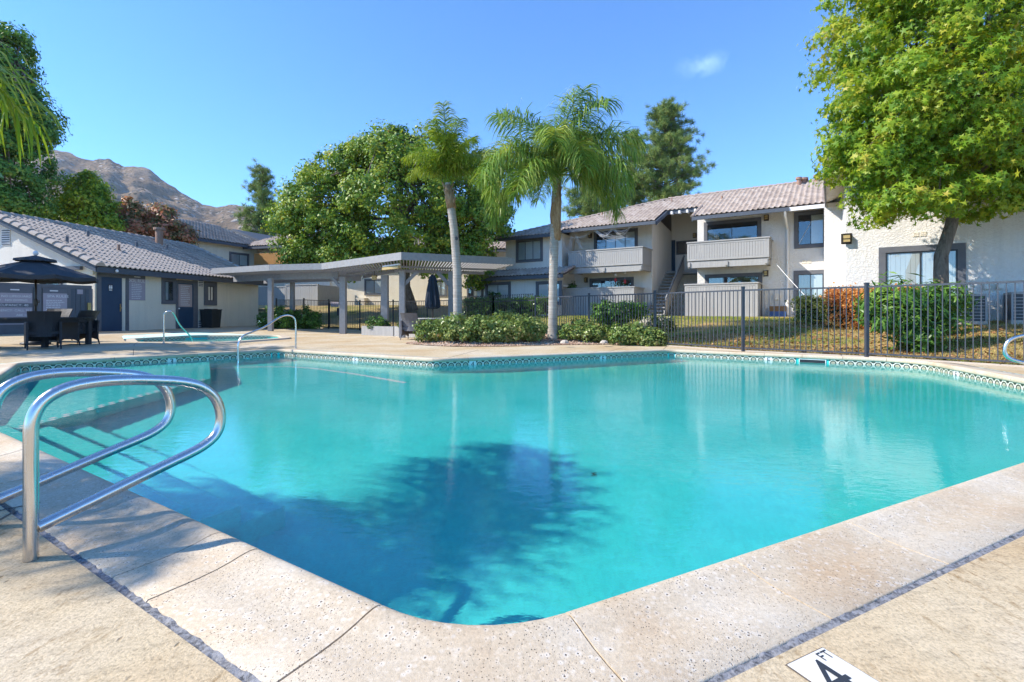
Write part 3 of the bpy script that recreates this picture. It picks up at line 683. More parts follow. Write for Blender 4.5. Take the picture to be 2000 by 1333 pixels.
ex_ = np.r_[a1, a2]; ex_ = ex_[~inside(ex_, DECK) & (dist_poly(ex_, DECK, True) > .4)]
OUT = [(-2200, -900), (2200, -900), (2200, 3600), (-2200, 3600)]
V2, F2 = cdt([OUT, DECK], ex_, lambda c: ~inside(c, DECK))
gnd = link('ground', npmesh('ground', np.c_[V2, lawn_h(V2)], F2, True), MT['lawn']); tag(gnd, 'dry patchy lawn sloping up from the pool fence', None, None, 'structure')
# kerb that closes the small step between deck and lawn
mb = MB(); v = []
FL = [(12.5, -7), (12.5, 3.8)] + FENCE[::-1]
for x, y in FL: v += [(x, y, deck_g(x, y) - .05), (x, y, deck_g(x, y) + .032)]
mb.quadset(v, [(2 * i, 2 * i + 2, 2 * i + 3, 2 * i + 1) for i in range(len(FL) - 1)]); part('deck_edge', mb, MT['concrete'], deck)

def mound_h(P):
    P = np.atleast_2d(np.asarray(P, float)); return deck_g(P[:, 0], P[:, 1]) + .012 + .27 * sstep(dist_poly(P, MOUND, True) / 1.7)
MO, _ = resample(fillet(MOUND, [.25] * len(MOUND), 4), .25); MO = [tuple(p) for p in MO]
gx, gy = np.meshgrid(np.arange(-4, 5, .3), np.arange(13, 19, .3)); ex_ = np.c_[gx.ravel(), gy.ravel()]; ex_ = ex_[inside(ex_, MO) & (dist_poly(ex_, MO, True) > .12)]
V2, F2 = cdt([MO], ex_, lambda c: inside(c, MO))
mo = link('planting_mound', npmesh('planting_mound', np.c_[V2, mound_h(V2)], F2, True), MT['soil']); tag(mo, 'low mound of brown soil around the two palms', None, None, 'structure')
def pebbles(name, P, zs, size, mat, flat=.65):
    n = len(P); o = np.array([(1, 0, 0), (0, 1, 0), (-1, 0, 0), (0, -1, 0), (.0, .0, 1), (0, 0, -1)], float)
    V = o[None] * rng.uniform(.6, 1.2, (n, 6, 1)) * rng.uniform(.7, 1.2, (n, 1, 3)); V[:, :, 2] *= flat
    th = rng.uniform(0, 6.28, n); c, s_ = np.cos(th)[:, None], np.sin(th)[:, None]
    X = V[:, :, 0] * c - V[:, :, 1] * s_; Y = V[:, :, 0] * s_ + V[:, :, 1] * c; sz = size * rng.uniform(.5, 1.5, n)[:, None]
    V = np.stack([X * sz + P[:, 0, None], Y * sz + P[:, 1, None], V[:, :, 2] * sz + zs[:, None] + size * .15], 2)
    F = np.array([(0, 1, 4), (1, 2, 4), (2, 3, 4), (3, 0, 4), (1, 0, 5), (2, 1, 5), (3, 2, 5), (0, 3, 5)])
    return link(name, npmesh(name, V, (F[None] + (np.arange(n) * 6)[:, None, None]).reshape(-1, 3)), mat, kind='stuff')
P = np.c_[rng.uniform(-3.4, 4.1, 16000), rng.uniform(13.3, 17, 16000)]; P = P[inside(P, MO)]; d = dist_poly(P, MO, True); P = P[rng.uniform(0, 1, len(P)) < np.clip(1.25 - d * .75, .25, 1)]
pb = pebbles('gravel', P, mound_h(P), .026, MT['gravel']); tag(pb, 'pinkish brown gravel scattered along the mound', 'gravel')
for i, (u, v_, r, lb) in enumerate(((1103, 668, .10, 'pale flat rock lying right of the taller palm trunk'), (1068, 664, .075, 'small tan rock at the foot of the taller palm'), (1180, 667, .09, 'grey rock at the mound edge below the shrubs'))):
    g = gp(u, v_, .15); mb = MB(); bmv = []
    for a_ in range(3):
        for k_ in range(8):
            rr = r * (1, .9, .45)[a_] * random.uniform(.85, 1.15); bmv.append((g.x + rr * math.cos(k_ * .785) * 1.3, g.y + rr * math.sin(k_ * .785), float(mound_h([g.xy[:]])[0]) - .03 + (0, .5, .85)[a_] * r))
    mb.quadset(bmv, [(a_ * 8 + k_, a_ * 8 + (k_ + 1) % 8, a_ * 8 + 8 + (k_ + 1) % 8, a_ * 8 + 8 + k_) for a_ in range(2) for k_ in range(8)] + [tuple(16 + k_ for k_ in range(8))])
    solo('rock', mb, MT['concrete'], lb, 'rock', 'rocks on the planting mound')
# walkway from the stair down to the fence
pw = [gl(1306, 619), gl(1290, 626), gl(1262, 637), gl(1215, 647), gl(1150, 652)]
mb = MB(); vv = []
for i in range(25):
    t_ = i / 24 * (len(pw) - 1); k_ = min(int(t_), len(pw) - 2); q = pw[k_].lerp(pw[k_ + 1], t_ - k_); dd = (pw[k_ + 1] - pw[k_]).normalized(); w = Vector((-dd.y, dd.x, 0)) * .62
    for sg in (-1, 1): r_ = q + w * sg; vv.append((r_.x, r_.y, lawn(r_.x, r_.y) + .025))
mb.quadset(vv, [(2 * i, 2 * i + 1, 2 * i + 3, 2 * i + 2) for i in range(24)])
pth = solo('path', mb, MT['concrete'], 'pale concrete walkway curving down from the outside stair', None, None, 'structure')

# mountain: a ridge whose skyline follows the photographed outline, with spurs and gullies in front
prof_u = np.array([-900, -500, -250, -60, 60, 110, 135, 170, 212, 240, 262, 290, 312, 335, 352, 378, 400, 425, 450, 478, 520, 570, 640, 760, 900])
prof_v = np.array([330, 270, 250, 268, 290, 291, 300, 311, 310, 326, 322, 330, 346, 362, 374, 388, 400, 405, 400, 403, 420, 440, 470, 520, 560])
from mathutils import noise as mnoise
nu, nr = 330, 120; uu = np.linspace(-900, 900, nu); v = np.zeros((nr, nu, 3))
ridge = np.interp(uu, prof_u, prof_v)
for j in range(nr):
    t_ = j / (nr - 1); Y = 380 + 640 * min(t_, .8) / .8 + (0 if t_ < .8 else (t_ - .8) * 2200)
    for i in range(nu):
        x = (uu[i] - 1000) / FPX * Y
        hr = (HZ - ridge[i]) / FPX * 1020
        if t_ <= .8:
            k_ = t_ / .8; h = hr * (.10 + .90 * k_ ** 1.25) * (1 if k_ > .12 else k_ / .12)
            w = math.sin(math.pi * k_)
            p_ = Vector((x * .006, Y * .006, 0)); nz = mnoise.fractal(p_, .9, 2.1, 6); rg = 1 - abs(mnoise.noise(Vector((x * .011 + Y * .004, Y * .0035, 3))))
            h += w * (nz * 34 + (rg - .75) * 60 * k_) + mnoise.noise(Vector((x * .08, Y * .08, 1))) * 3.0 * k_ + mnoise.noise(Vector((x * .03, 7, 1))) * 4 * k_
        else: h = hr * (1 - (t_ - .8) * 2.2)
        v[j, i] = (x, Y, max(h, -2))
jj, ii = np.meshgrid(np.arange(nr - 1), np.arange(nu - 1), indexing='ij'); b_ = (jj * nu + ii).ravel()
mt_ = link('mountain', npmesh('mountain', v.reshape(-1, 3), np.c_[b_, b_ + 1, b_ + nu + 1, b_ + nu], True), MT['mount']); tag(mt_, 'rocky brown mountain ridge with boulders and scrub', 'mountain', None, 'structure')

# grass
def blades(name, P, z, h, mat, label):
    n = len(P); th = rng.uniform(0, 6.28, n); w = .006 + .004 * rng.uniform(size=n); L = h * rng.uniform(.5, 1.4, n); ln_ = rng.normal(size=(n, 2)) * .55
    c, s_ = np.cos(th) * w, np.sin(th) * w
    V = np.stack([np.c_[P[:, 0] - c, P[:, 1] - s_, z], np.c_[P[:, 0] + c, P[:, 1] + s_, z], np.c_[P[:, 0] + ln_[:, 0] * L, P[:, 1] + ln_[:, 1] * L, z + L]], 1)
    o = link(name, npmesh(name, V, np.arange(3 * n).reshape(-1, 3)), mat, kind='stuff'); return tag(o, label, 'grass')
P = np.c_[rng.uniform(-13, 15, 420000), 7.5 + 20 * rng.uniform(0, 1, 420000) ** 1.5]
P = P[~inside(P, DECK)]; d = dist_poly(P, FENCE); P = P[(d < 9) & (P[:, 0] > -1.04 * P[:, 1]) & (P[:, 0] < 1.1 * P[:, 1] + 1)]
msk = np.array([mnoise.noise(Vector((x * .55, y * .55, 0))) for x, y in P]) + .45 * np.clip((P[:, 1] - 11) / 8, -1, 1) - .35 * np.clip((P[:, 0] - 7) / 4, 0, 1) - .1 * (P[:, 0] < 0)
z = lawn_h(P) - .005; gm_ = msk > .12
blades('grass', P[~gm_][:150000], z[~gm_][:150000], .045, MT['blade'], 'dry straw-coloured grass on the lawn beyond the fence')
blades('green_grass', P[gm_][:110000], z[gm_][:110000], .055, MT['greenblade'], 'greener grass higher up the lawn beyond the fence')
P = np.c_[rng.uniform(4, 14, 12000), rng.uniform(8, 16, 12000)]; P = P[~inside(P, DECK)]; d = dist_poly(P, FENCE); P = P[d < 5.5][:5200]
lf = link('leaf_litter', leaf_mesh('leaf_litter', np.c_[P, lawn_h(P) + .02], rng.normal(size=(len(P), 3)) * .45 + np.array([0, 0, 1]), .085, 'leaf'), MT['litter'], kind='stuff'); tag(lf, 'fallen brown leaves scattered on the lawn', 'leaves')
# ------------------------------------------------------------------ building kit
TILE = MB()
_pr = [(-.105, .040), (-.078, .058), (-.045, .055), (-.015, .028), (.03, .008), (.08, .008), (.112, .030)]
def tile_geo(w=1.0, L=.40):
    mb = MB(); v = []
    for y, dz in ((-.03, .034), (L, .004)): v += [(x * w, y, z + dz) for x, z in _pr]
    v += [(x * w, -.03, z - .004) for x, z in _pr]; n = len(_pr)
    mb.quadset(v, [(i, i + 1, n + i + 1, n + i) for i in range(n - 1)] + [(2 * n + i, 2 * n + i + 1, i + 1, i) for i in range(n - 1)]); return mb
def barrel_geo(r=.13, L=.45):
    mb = MB(); v = []; k = 7
    for y, s in ((-.02, 1.12), (L, .92)):
        v += [(r * s * math.cos(math.pi * i / (k - 1)), y, r * s * .85 * math.sin(math.pi * i / (k - 1)) + (.02 if y < 0 else 0)) for i in range(k)]
    mb.quadset(v, [(i + 1, i, k + i, k + i + 1) for i in range(k - 1)] + [tuple(range(k))]); return mb
def tile_field(fr, par, mat, s0, s1, p_e, z_e, slope, rows, w=.215, L=.38, keep=None, nparts=0, name='roof_tile'):
    c = 1 / math.sqrt(1 + slope * slope); up = (-fr.n + Vector((0, 0, slope))) * c; nz = fr.d.cross(up)
    geo = tile_geo(w / .215, L + .03); me = geo.mesh(name) if nparts else None
    spots = []
    for r in range(rows):
        n = int(round((s1 - s0) / w))
        for i in range(n):
            a = s0 + (i + .5) * (s1 - s0) / n; pb = p_e - r * L * c
            if keep and not keep(a, pb - .5 * L * c): continue
            q = fr.P(a, p_e, z_e) + up * (r * L) + nz * random.uniform(-.004, .006); spots.append(q)
    spots.sort(key=lambda q: q.length)
    def rot(): return Matrix.Rotation(random.uniform(-.02, .02), 3, 'Z')
    for q in spots[:nparts]: inst(name, me, mat, par, frame_m(q, fr.d, up, nz) @ rot().to_4x4())
    if len(spots) > nparts:
        V = np.array(geo.v); B = np.array([fr.d, up, nz]); W = V @ B
        Q = np.array([tuple(q) for q in spots[nparts:]]) - np.array(wloc(par))
        F = np.array(geo.f); m = link(name + 's' if not nparts else 'tile_course', npmesh('tile_course', (W[None] + Q[:, None]).reshape(-1, 3), (F[None] + (np.arange(len(Q)) * len(V))[:, None, None]).reshape(-1, 4)), mat, par, kind='stuff')
def barrels(pts_a, pts_b, par, mat, pitch, name, r=.13, up=Vector((0, 0, 1)), stuff=False):
    a, b = Vector(pts_a), Vector(pts_b); y = (b - a).normalized(); x = y.cross(up).normalized(); z = x.cross(y); n = int((b - a).length / pitch)
    g = barrel_geo(r, pitch + .04)
    if stuff:
        mb = MB()
        for i in range(n):
            M_ = frame_m(a + y * i * pitch, x, y, z); mb.quadset([M_ @ Vector(v) for v in g.v], g.f)
        part(name, mb, mat, par, kind='stuff'); return
    me = g.mesh(name)
    for i in range(n): inst(name, me, mat, par, frame_m(a + y * i * pitch + z * random.uniform(0, .006), x, y, z))
def window(fr, par, s0, s1, z0, z1, p, trim=.13, panes=('blind', 'blind'), mtrim='trim', proud=.05, name='window', slats=False, sash=.03):
    mb = MB(); q = p + proud
    fr.box(mb, s0, s1, p, q, z1 - trim, z1); fr.box(mb, s0, s1, p, q - .002, z0, z0 + trim)
    fr.box(mb, s0, s0 + trim, p, q - .004, z0 + trim, z1 - trim); fr.box(mb, s1 - trim, s1, p, q - .004, z0 + trim, z1 - trim)
    w = part(name, mb, MT[mtrim], par)
    a0, a1, b0, b1 = s0 + trim, s1 - trim, z0 + trim, z1 - trim; n = len(panes); pw = (a1 - a0) / n
    mb = MB()
    for i in range(n + 1):
        a = a0 + i * pw; lo, hi = max(a0, a - sash / 2), min(a1, a + sash / 2 if i < n else a1)
        if i == 0: hi = a0 + sash
        if i == n: lo = a1 - sash
        fr.box(mb, lo, hi, p + .004, p + .032, b0, b1)
    fr.box(mb, a0, a1, p + .004, p + .030, b1 - sash, b1); fr.box(mb, a0, a1, p + .004, p + .030, b0, b0 + sash)
    part('sash', mb, MT['alu'], w)
    for i, k in enumerate(panes):
        x0, x1 = a0 + i * pw, a0 + (i + 1) * pw
        if k == 'blind' and slats:
            m = max(3, int((x1 - x0) / .105))
            for j in range(m):
                mb = MB(); c0 = x0 + (j + .06) * (x1 - x0) / m; c1 = x0 + (j + .98) * (x1 - x0) / m
                mb.hexa([fr.P(c0, p + .012, b0 + .04), fr.P(c1, p + .006, b0 + .04), fr.P(c1, p + .003, b0 + .04), fr.P(c0, p + .004, b0 + .04), fr.P(c0, p + .012, b1 - .05), fr.P(c1, p + .006, b1 - .05), fr.P(c1, p + .003, b1 - .05), fr.P(c0, p + .004, b1 - .05)])
                part('blind', mb, MT['blind'], w)
        elif k in ('blind', 'curtain'):
            m = max(3, int((x1 - x0) / .11)); v = []
            for j in range(m * 2 + 1):
                a = x0 + j * (x1 - x0) / (2 * m); d = p + (.004 if j % 2 else .012); v += [fr.P(a, d, b0), fr.P(a, d, b1)]
            mb = MB(); mb.quadset(v, [(2 * j, 2 * j + 2, 2 * j + 3, 2 * j + 1) for j in range(2 * m)]); part('blind' if k == 'blind' else 'curtain', mb, MT[k], w)
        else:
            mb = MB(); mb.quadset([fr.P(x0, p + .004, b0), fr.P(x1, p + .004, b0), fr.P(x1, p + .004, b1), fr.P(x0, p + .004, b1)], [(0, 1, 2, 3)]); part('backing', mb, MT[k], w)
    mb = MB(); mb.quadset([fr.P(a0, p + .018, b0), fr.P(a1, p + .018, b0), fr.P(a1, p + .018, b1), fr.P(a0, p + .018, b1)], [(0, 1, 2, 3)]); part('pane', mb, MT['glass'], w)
    return w
def boards(fr, par, s0, s1, p, z0, z1, pitch=.125, mat='siding', side=False, gap=.012):
    # vertical boards on plane p (or, side=True, running back along p at position s0)
    ln_ = (s1 - s0); n = max(1, int(round(abs(ln_) / pitch))); w = abs(ln_) / n - gap
    mb = MB(); mb.box(-w / 2, w / 2, -.009, .009, 0, z1 - z0); me = mb.mesh('board')
    for i in range(n):
        c = s0 + (i + .5) * ln_ / n; j = random.uniform(-.003, .003)
        M_ = frame_m(fr.P(c, p + j, z0), fr.d, -fr.n, Vector((0, 0, 1))) if not side else frame_m(fr.P(p + j, c, z0), fr.n, fr.d, Vector((0, 0, 1)))
        inst('board', me, MT[mat], par, M_)
def lamp(fr, par, s, z, p, w=.16, h=.24):
    mb = MB(); fr.box(mb, s - w * .7, s + w * .7, p, p + .02, z - h * .65, z + h * .65)
    for a in (-1, 1): fr.box(mb, s + a * w / 2 - .008, s + a * w / 2 + .008, p + .02, p + .16, z - h / 2, z + h / 2)
    for zz in (-h / 2, -.02, h / 2 - .016): fr.box(mb, s - w / 2 - .01, s + w / 2 + .01, p + .02, p + .166, z + zz, z + zz + .016)
    l = part('wall_lamp', mb, MT['bronze'], par); mb = MB(); fr.box(mb, s - w / 2 + .006, s + w / 2 - .006, p + .03, p + .15, z - h / 2 + .012, z + h / 2 - .012); part('lamp_glass', mb, MT['amber'], l)
def louvre(fr, par, s0, s1, z0, z1, p, n=5, mat='trim', back='white'):
    mb = MB(); fr.box(mb, s0, s1, p, p + .012, z0, z1); v = part('vent', mb, MT[back], par)
    for i in range(n):
        z = z0 + (i + .25) * (z1 - z0) / n; mb = MB(); fr.box(mb, s0 + .015, s1 - .015, p + .012, p + .02, z, z + (z1 - z0) / n * .55); part('slat', mb, MT[mat], v)
def pole_vent(par, p, r, h, mat='clay', cap=False):
    mb = MB(); mb.lathe((p[0], p[1], p[2] - .15), [(r, 0), (r, h + .15)] + ([(r * 1.5, h + .15), (r * 1.5, h + .27), (r * .2, h + .29)] if cap else []), 12); part('roof_vent', mb, MT[mat], par)
def extr(fr, prof, s0, s1):               # (p, z) profile extruded along s
    mb = MB(); n = len(prof); mb.v = [tuple(fr.P(s, p, z)) for s in (s0, s1) for p, z in prof]
    mb.f = [tuple(range(n)), tuple(n + i for i in range(n))[::-1]] + [(i, n + i, n + (i + 1) % n, (i + 1) % n) for i in range(n)]; return mb
def lines(fr, par, mat, s0, s1, z_top, z_bot, n, p, gap=.35, name='rule_line'):
    # rows of small print on a sign: broken strokes, too small to read in the photograph
    mb = MB(); h = (z_top - z_bot) / n
    for i in range(n):
        z = z_top - (i + .5) * h; a = s0; e = s1 - random.uniform(0, .3) * (s1 - s0)
        while a < e:
            l = random.uniform(.03, .09); b = min(a + l, e); fr.box(mb, a, b, p, p + .002, z - h * .17, z + h * .17); a = b + .018
    part(name, mb, MT[mat], par, kind='stuff')

# ------------------------------------------------------------------ pool house
PH = Fr(W0, WD); ph = thing('pool_house', 'low cream pool house with a grey tiled roof and navy doors', 'pool house', (W0.x - 3, W0.y + 4, .1))
RZ, RS, PE, HW = 2.64, .435, .42, 4.44                # eave height, pitch, eave overhang, half width
def phr(p): return RZ + RS * (PE - p)
part('wall', extr(PH, [(-2 * HW, 0), (0, 0), (0, 2.68), (-2 * HW, 2.68)], 0, 9.25), MT['cream'], ph)
for s in (0.0, 9.05):
    part('gable_wall', extr(PH, [(-2 * HW, 2.68), (0, 2.68), (-HW, phr(-HW) - .06)], s, s + .2), MT['pale'], ph)
part('roof_deck', extr(PH, [(PE, RZ - .1), (PE, RZ), (-HW, phr(-HW)), (-2 * HW - PE, RZ), (-2 * HW - PE, RZ - .1), (-HW, phr(-HW) - .1)], -.3, 9.5), MT['under'], ph)
mb = MB(); PH.box(mb, -.3, 9.5, PE, PE + .035, RZ - .22, RZ - .0); part('fascia', mb, MT['fascia'], ph)
for s in (-.335, 9.5):
    mb = MB()
    mb.hexa([PH.P(s, PE, RZ - .22), PH.P(s + .035, PE, RZ - .22), PH.P(s + .035, -HW, phr(-HW) - .2), PH.P(s, -HW, phr(-HW) - .2), PH.P(s, PE, RZ), PH.P(s + .035, PE, RZ), PH.P(s + .035, -HW, phr(-HW)), PH.P(s, -HW, phr(-HW))])
    part('barge_board', mb, MT['fascia'], ph)
tile_field(PH, ph, MT['tilepool'], -.16, 9.5, PE + .06, RZ + .02, RS, 14, .213, .385, None, 298)
mb = MB(); mb.hexa([PH.P(-.3, -HW, phr(-HW) - .05), PH.P(9.5, -HW, phr(-HW) - .05), PH.P(9.5, -2 * HW - PE, RZ), PH.P(-.3, -2 * HW - PE, RZ), PH.P(-.3, -HW, phr(-HW) + .04), PH.P(9.5, -HW, phr(-HW) + .04), PH.P(9.5, -2 * HW - PE, RZ + .08), PH.P(-.3, -2 * HW - PE, RZ + .08)]); part('rear_roof', mb, MT['tilepool'], ph)
nz_ = Vector((PH.n.x * RS, PH.n.y * RS, 1)).normalized()
barrels(PH.P(-.27, PE + .1, RZ + .0), PH.P(-.27, -HW, phr(-HW) + .03), ph, MT['tilepool'], .415, 'rake_tile', .165, nz_)
barrels(PH.P(9.47, PE + .1, RZ + .0), PH.P(9.47, -HW, phr(-HW) + .03), ph, MT['tilepool'], .415, 'rake_tile', .13, nz_)
barrels(PH.P(-.35, -HW, phr(-HW) + .03), PH.P(9.6, -HW, phr(-HW) + .03), ph, MT['tilepool'], .42, 'ridge_tile', .14)
def phs(u): return PH.S(u)
def phz(v, u): return PH.Z(v, PH.S(u))
gz = lambda a: deck_g(*PH.P(a, 0, 0).xy[:]) + .005
# first door
mb = MB(); a0, a1 = phs(188.5), phs(250); zt = phz(533, 190); 
PH.box(mb, a0, phs(196), 0, .05, .1, zt); PH.box(mb, phs(196), a1, 0, .052, phz(541, 197), zt); PH.box(mb, phs(244), a1, 0, .05, .1, phz(541, 197))
part('door_frame', mb, MT['trim'], ph)
mb = MB(); PH.box(mb, phs(196), phs(237), 0, .03, gz(.3), phz(541, 197)); dr_ = part('door', mb, MT['door'], ph)
mb = MB(); mb.lathe(tuple(PH.P(phs(233.5), .06, phz(602, 233))), [(.03, -.03), (.03, .03)], 10); PH.box(mb, phs(232.3), phs(234.3), .03, .05, phz(609, 233), phz(594, 233)); part('handle', mb, MT['brass'], dr_)
mb = MB(); sa, sb = phs(210), phs(219); PH.box(mb, sa, sb, .03, .034, phz(569, 214), phz(556, 214)); sg = part('restroom_sign', mb, MT['ink'], dr_)
mb = MB()
for f_ in (.3, .7):
    c_ = sa + (sb - sa) * f_; zc = phz(561, 214); mb.lathe(tuple(PH.P(c_, .036, zc + .045)), [(.022, -.02), (.022, .02)], 8); PH.box(mb, c_ - .03, c_ + .03, .034, .038, zc - .07, zc + .02)
PH.box(mb, sa + .03, sb - .03, .034, .038, phz(568, 214), phz(566, 214)); part('pictogram', mb, MT['white'], dr_)
mb = MB(); PH.box(mb, phs(237), phs(244), 0, .02, .1, phz(541, 197)); part('door_jamb', mb, MT['cream'], ph)
# second door, its two windows and trim
mb = MB(); PH.box(mb, phs(343), phs(346.5), 0, .05, .1, phz(548, 345)); PH.box(mb, phs(376), phs(385), 0, .05, .1, phz(549, 380)); PH.box(mb, phs(346.5), phs(376), 0, .052, phz(554, 360), phz(548.5, 360)); part('door_frame', mb, MT['trim'], ph)
mb = MB(); PH.box(mb, phs(346.5), phs(376), 0, .025, gz(4), phz(554, 360)); d2 = part('door', mb, MT['door'], ph)
mb = MB(); a_, b_ = phs(347.5), phs(374); PH.box(mb, a_, b_, .025, .034, phz(600, 360), phz(556, 360)); part('notice_board', mb, MT['signred'], d2)
lines(PH, d2, 'signink', a_ + .12, b_ - .1, phz(558, 360), phz(598, 360), 11, .0345, name='notice_print')
mb = MB(); mb.lathe(tuple(PH.P(phs(347.8), .05, phz(603, 348))), [(.03, -.03), (.03, .03)], 8); part('handle', mb, MT['white'], d2)
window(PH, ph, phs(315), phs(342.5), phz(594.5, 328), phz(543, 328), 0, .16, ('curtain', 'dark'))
window(PH, ph, phs(398), phs(422.5), phz(597, 410), phz(551, 410), 0, .22, ('blind', 'blind'))
louvre(PH, ph, phs(387), phs(396.5), phz(560.5, 391), phz(547.5, 391), 0, 4); louvre(PH, ph, phs(387), phs(397), phz(642, 391), phz(626, 391), 0, 4)
# rules sign on the wall
mb = MB(); a_, b_ = phs(250.8), phs(283); PH.box(mb, a_, b_, .0, .022, phz(587, 266), phz(545, 266)); sg = part('rules_sign', mb, MT['signlilac'], ph)
mb = MB(); PH.box(mb, a_, b_, 0, .024, phz(545, 266) + .001, phz(538, 266)); part('sign_band', mb, MT['signgrey'], sg)
inst('lettering', text_mesh('POOL RULES', .19), MT['signink'], sg, PH.T((a_ + b_) / 2, .0235, phz(549.5, 266)))
lines(PH, sg, 'signink', a_ + .12, b_ - .12, phz(554, 266), phz(585, 266), 9, .0225)
mb = MB(); PH.box(mb, (a_ + b_) / 2 - .14, (a_ + b_) / 2 + .14, .024, .026, phz(542.4, 266), phz(540.6, 266)); part('sign_mark', mb, MT['signink'], sg)
# camera on the fascia, roof pipes, gable vent, knee brace
q = PH.P(phs(206), PE + .09, RZ - .11); mb = MB(); mb.lathe(tuple(q), [(.01, -.06), (.045, -.05), (.055, .0), (.04, .04), (.01, .05)], 12); part('security_camera', mb, MT['white'], ph)
for u, v_, r, h, cp, m_ in ((311, 480, .17, .75, True, 'clay'), (131, 480, .05, .3, False, 'trim'), (172, 467, .05, .28, False, 'trim'), (232, 494, .05, .30, False, 'clay'), (267, 486, .05, .25, False, 'trim'), (326, 490, .05, .25, False, 'trim')):
    # where the photographed foot of the pipe meets the roof plane
    best = min(((abs((PH.P(PH.S(u, p_), p_, phr(p_)).y) * (v_ - HZ) / FPX - (HC - phr(p_))), p_) for p_ in np.linspace(.3, -4.3, 93)), key=lambda t: t[0])[1]
    pole_vent(ph, PH.P(PH.S(u, best), best, phr(best) + .05), r, h, m_, cp)
GE = Fr(PH.P(-.004, -HW * 2, 0).xy, PH.n)           # gable end, seen from the photograph: s runs towards the corner
lv = -(-HW)
louvre(GE, ph, GE.S(4), GE.S(20.5), GE.Z(480, GE.S(12)), GE.Z(449, GE.S(12)), .004, 7, 'trim', 'white')
mb = MB(); GE.box(mb, GE.S(128), GE.S(162), .004, .12, GE.Z(528, GE.S(145)), GE.Z(521, GE.S(145))); part('gable_beam', mb, MT['trim'], ph)
mb = MB(); GE.box(mb, GE.S(173), GE.S(184), .004, .06, GE.Z(537, GE.S(178)), GE.Z(525, GE.S(178))); part('meter_box', mb, MT['cream'], ph)
window(GE, ph, GE.S(80), GE.S(122), 1.2, 2.35, .004, .1, ('dark', 'dark'))

# ------------------------------------------------------------------ sign enclosure in front of the gable
EF = Fr((-17.05, 16.2), (1.35, 2.1)); eg = deck_g(-16, 17.5)
en = thing('storage_enclosure', 'grey board enclosure with a gate beside the pool house', 'enclosure', (EF.P(1, 0, 0).x, EF.P(1, 0, 0).y, eg))
e1_ = EF.S(178.5); EZ = 1.93; mb = MB(); EF.box(mb, -3.2, e1_, -.06, .02, eg, EZ - .12); EF.box(mb, -3.2, e1_, -.08, .04, EZ - .12, EZ)
for u in (3, 76, 134, 177): EF.box(mb, EF.S(u) - .05, EF.S(u) + .05, -.05, .045, eg, EZ - .12)
fr_ = part('frame', mb, MT['trim'], en)
boards(EF, fr_, EF.S(137), EF.S(175), .03, eg + .1, EZ - .14, .13, 'fascia')
boards(EF, fr_, EF.S(64), EF.S(80), .03, eg + .02, EZ - .14, .16, 'fascia')
mb = MB(); c_ = EF.S(172.5); EF.box(mb, c_ - .05, c_ + .05, .04, .12, EF.Z(606, c_), EF.Z(592, c_)); part('lock_box', mb, MT['brass'], en)
mb = MB(); EF.box(mb, EF.S(150), EF.S(161), .042, .046, EF.Z(575, EF.S(155)), EF.Z(566, EF.S(155))); part('notice', mb, MT['signlilac'], en)
def board_sign(name, label, u0, u1, v0, vb, v1, texts, nl=0, s0=None):
    a0 = EF.S(u0) if s0 is None else s0; a1 = EF.S(u1); c = EF.S(u1 - 3)
    zt, zb, z1 = (EF.Z(v, c, .05) for v in (v0, vb, v1))
    t = thing(name, label, 'sign', EF.P((a0 + a1) / 2, .05, z1), 'rule signs on the enclosure')
    mb = MB(); EF.box(mb, a0, a1, .048, .064, z1, zb); part('sign_face', mb, MT['signlilac'], t)
    mb = MB(); EF.box(mb, a0, a1, .048, .066, zb + .001, zt); part('sign_band', mb, MT['signgrey'], t)
    mb = MB(); m_ = EF.S(u1 - (u1 - max(u0, 0)) * .55); EF.box(mb, m_ - .11, m_ + .11, .066, .069, (zt + zb) / 2 - .02, (zt + zb) / 2 + .02); part('sign_mark', mb, MT['signink'], t)
    for s_, z, size, right, dark in texts:
        if dark: mb = MB(); EF.box(mb, a0, a1, .064, .0665, z - size * .62, z + size * .62); part('dark_band', mb, MT['signgrey'], t)
        me = text_mesh(s_, size); w = max(v.co.x for v in me.vertices) - min(v.co.x for v in me.vertices)
        inst('lettering', me, MT['signink'], t, EF.T(right - w / 2, .0685, z))['kind'] = 'stuff'
    if nl: lines(EF, t, 'signink', a0 + .08, a1 - .06, zb - .22, z1 + .05, nl, .0645)
ra = EF.S(60); zz = lambda v: EF.Z(v, EF.S(58), .06)
board_sign('warning_sign', 'wide lilac and grey warning sign reading NO LIFEGUARD and OCCUPANCY: 40', -200, 62, 561, 573.5, 634, [('NO LIFEGUARD', zz(580), .105, ra, False), ('DUTY.  NO DIVING.', zz(587.5), .105, EF.S(54), False), ('OCCUPANCY: 40', zz(597), .115, EF.S(54), True), ('EMERGENCY: CALL 911', zz(607), .105, ra, False), ('ARE 1481', zz(616), .095, ra, False), ('LEY ME', zz(628), .11, EF.S(47), True)], 0, EF.S(62) - 1.9)
c_ = (EF.S(83) + EF.S(130)) / 2
board_sign('spa_rules_sign', 'narrow lilac sign headed SPA RULES on the enclosure', 83, 130, 564.5, 574, 623, [('SPA RULES', EF.Z(579.5, c_, .06), .125, c_ + .36, False)], 10)

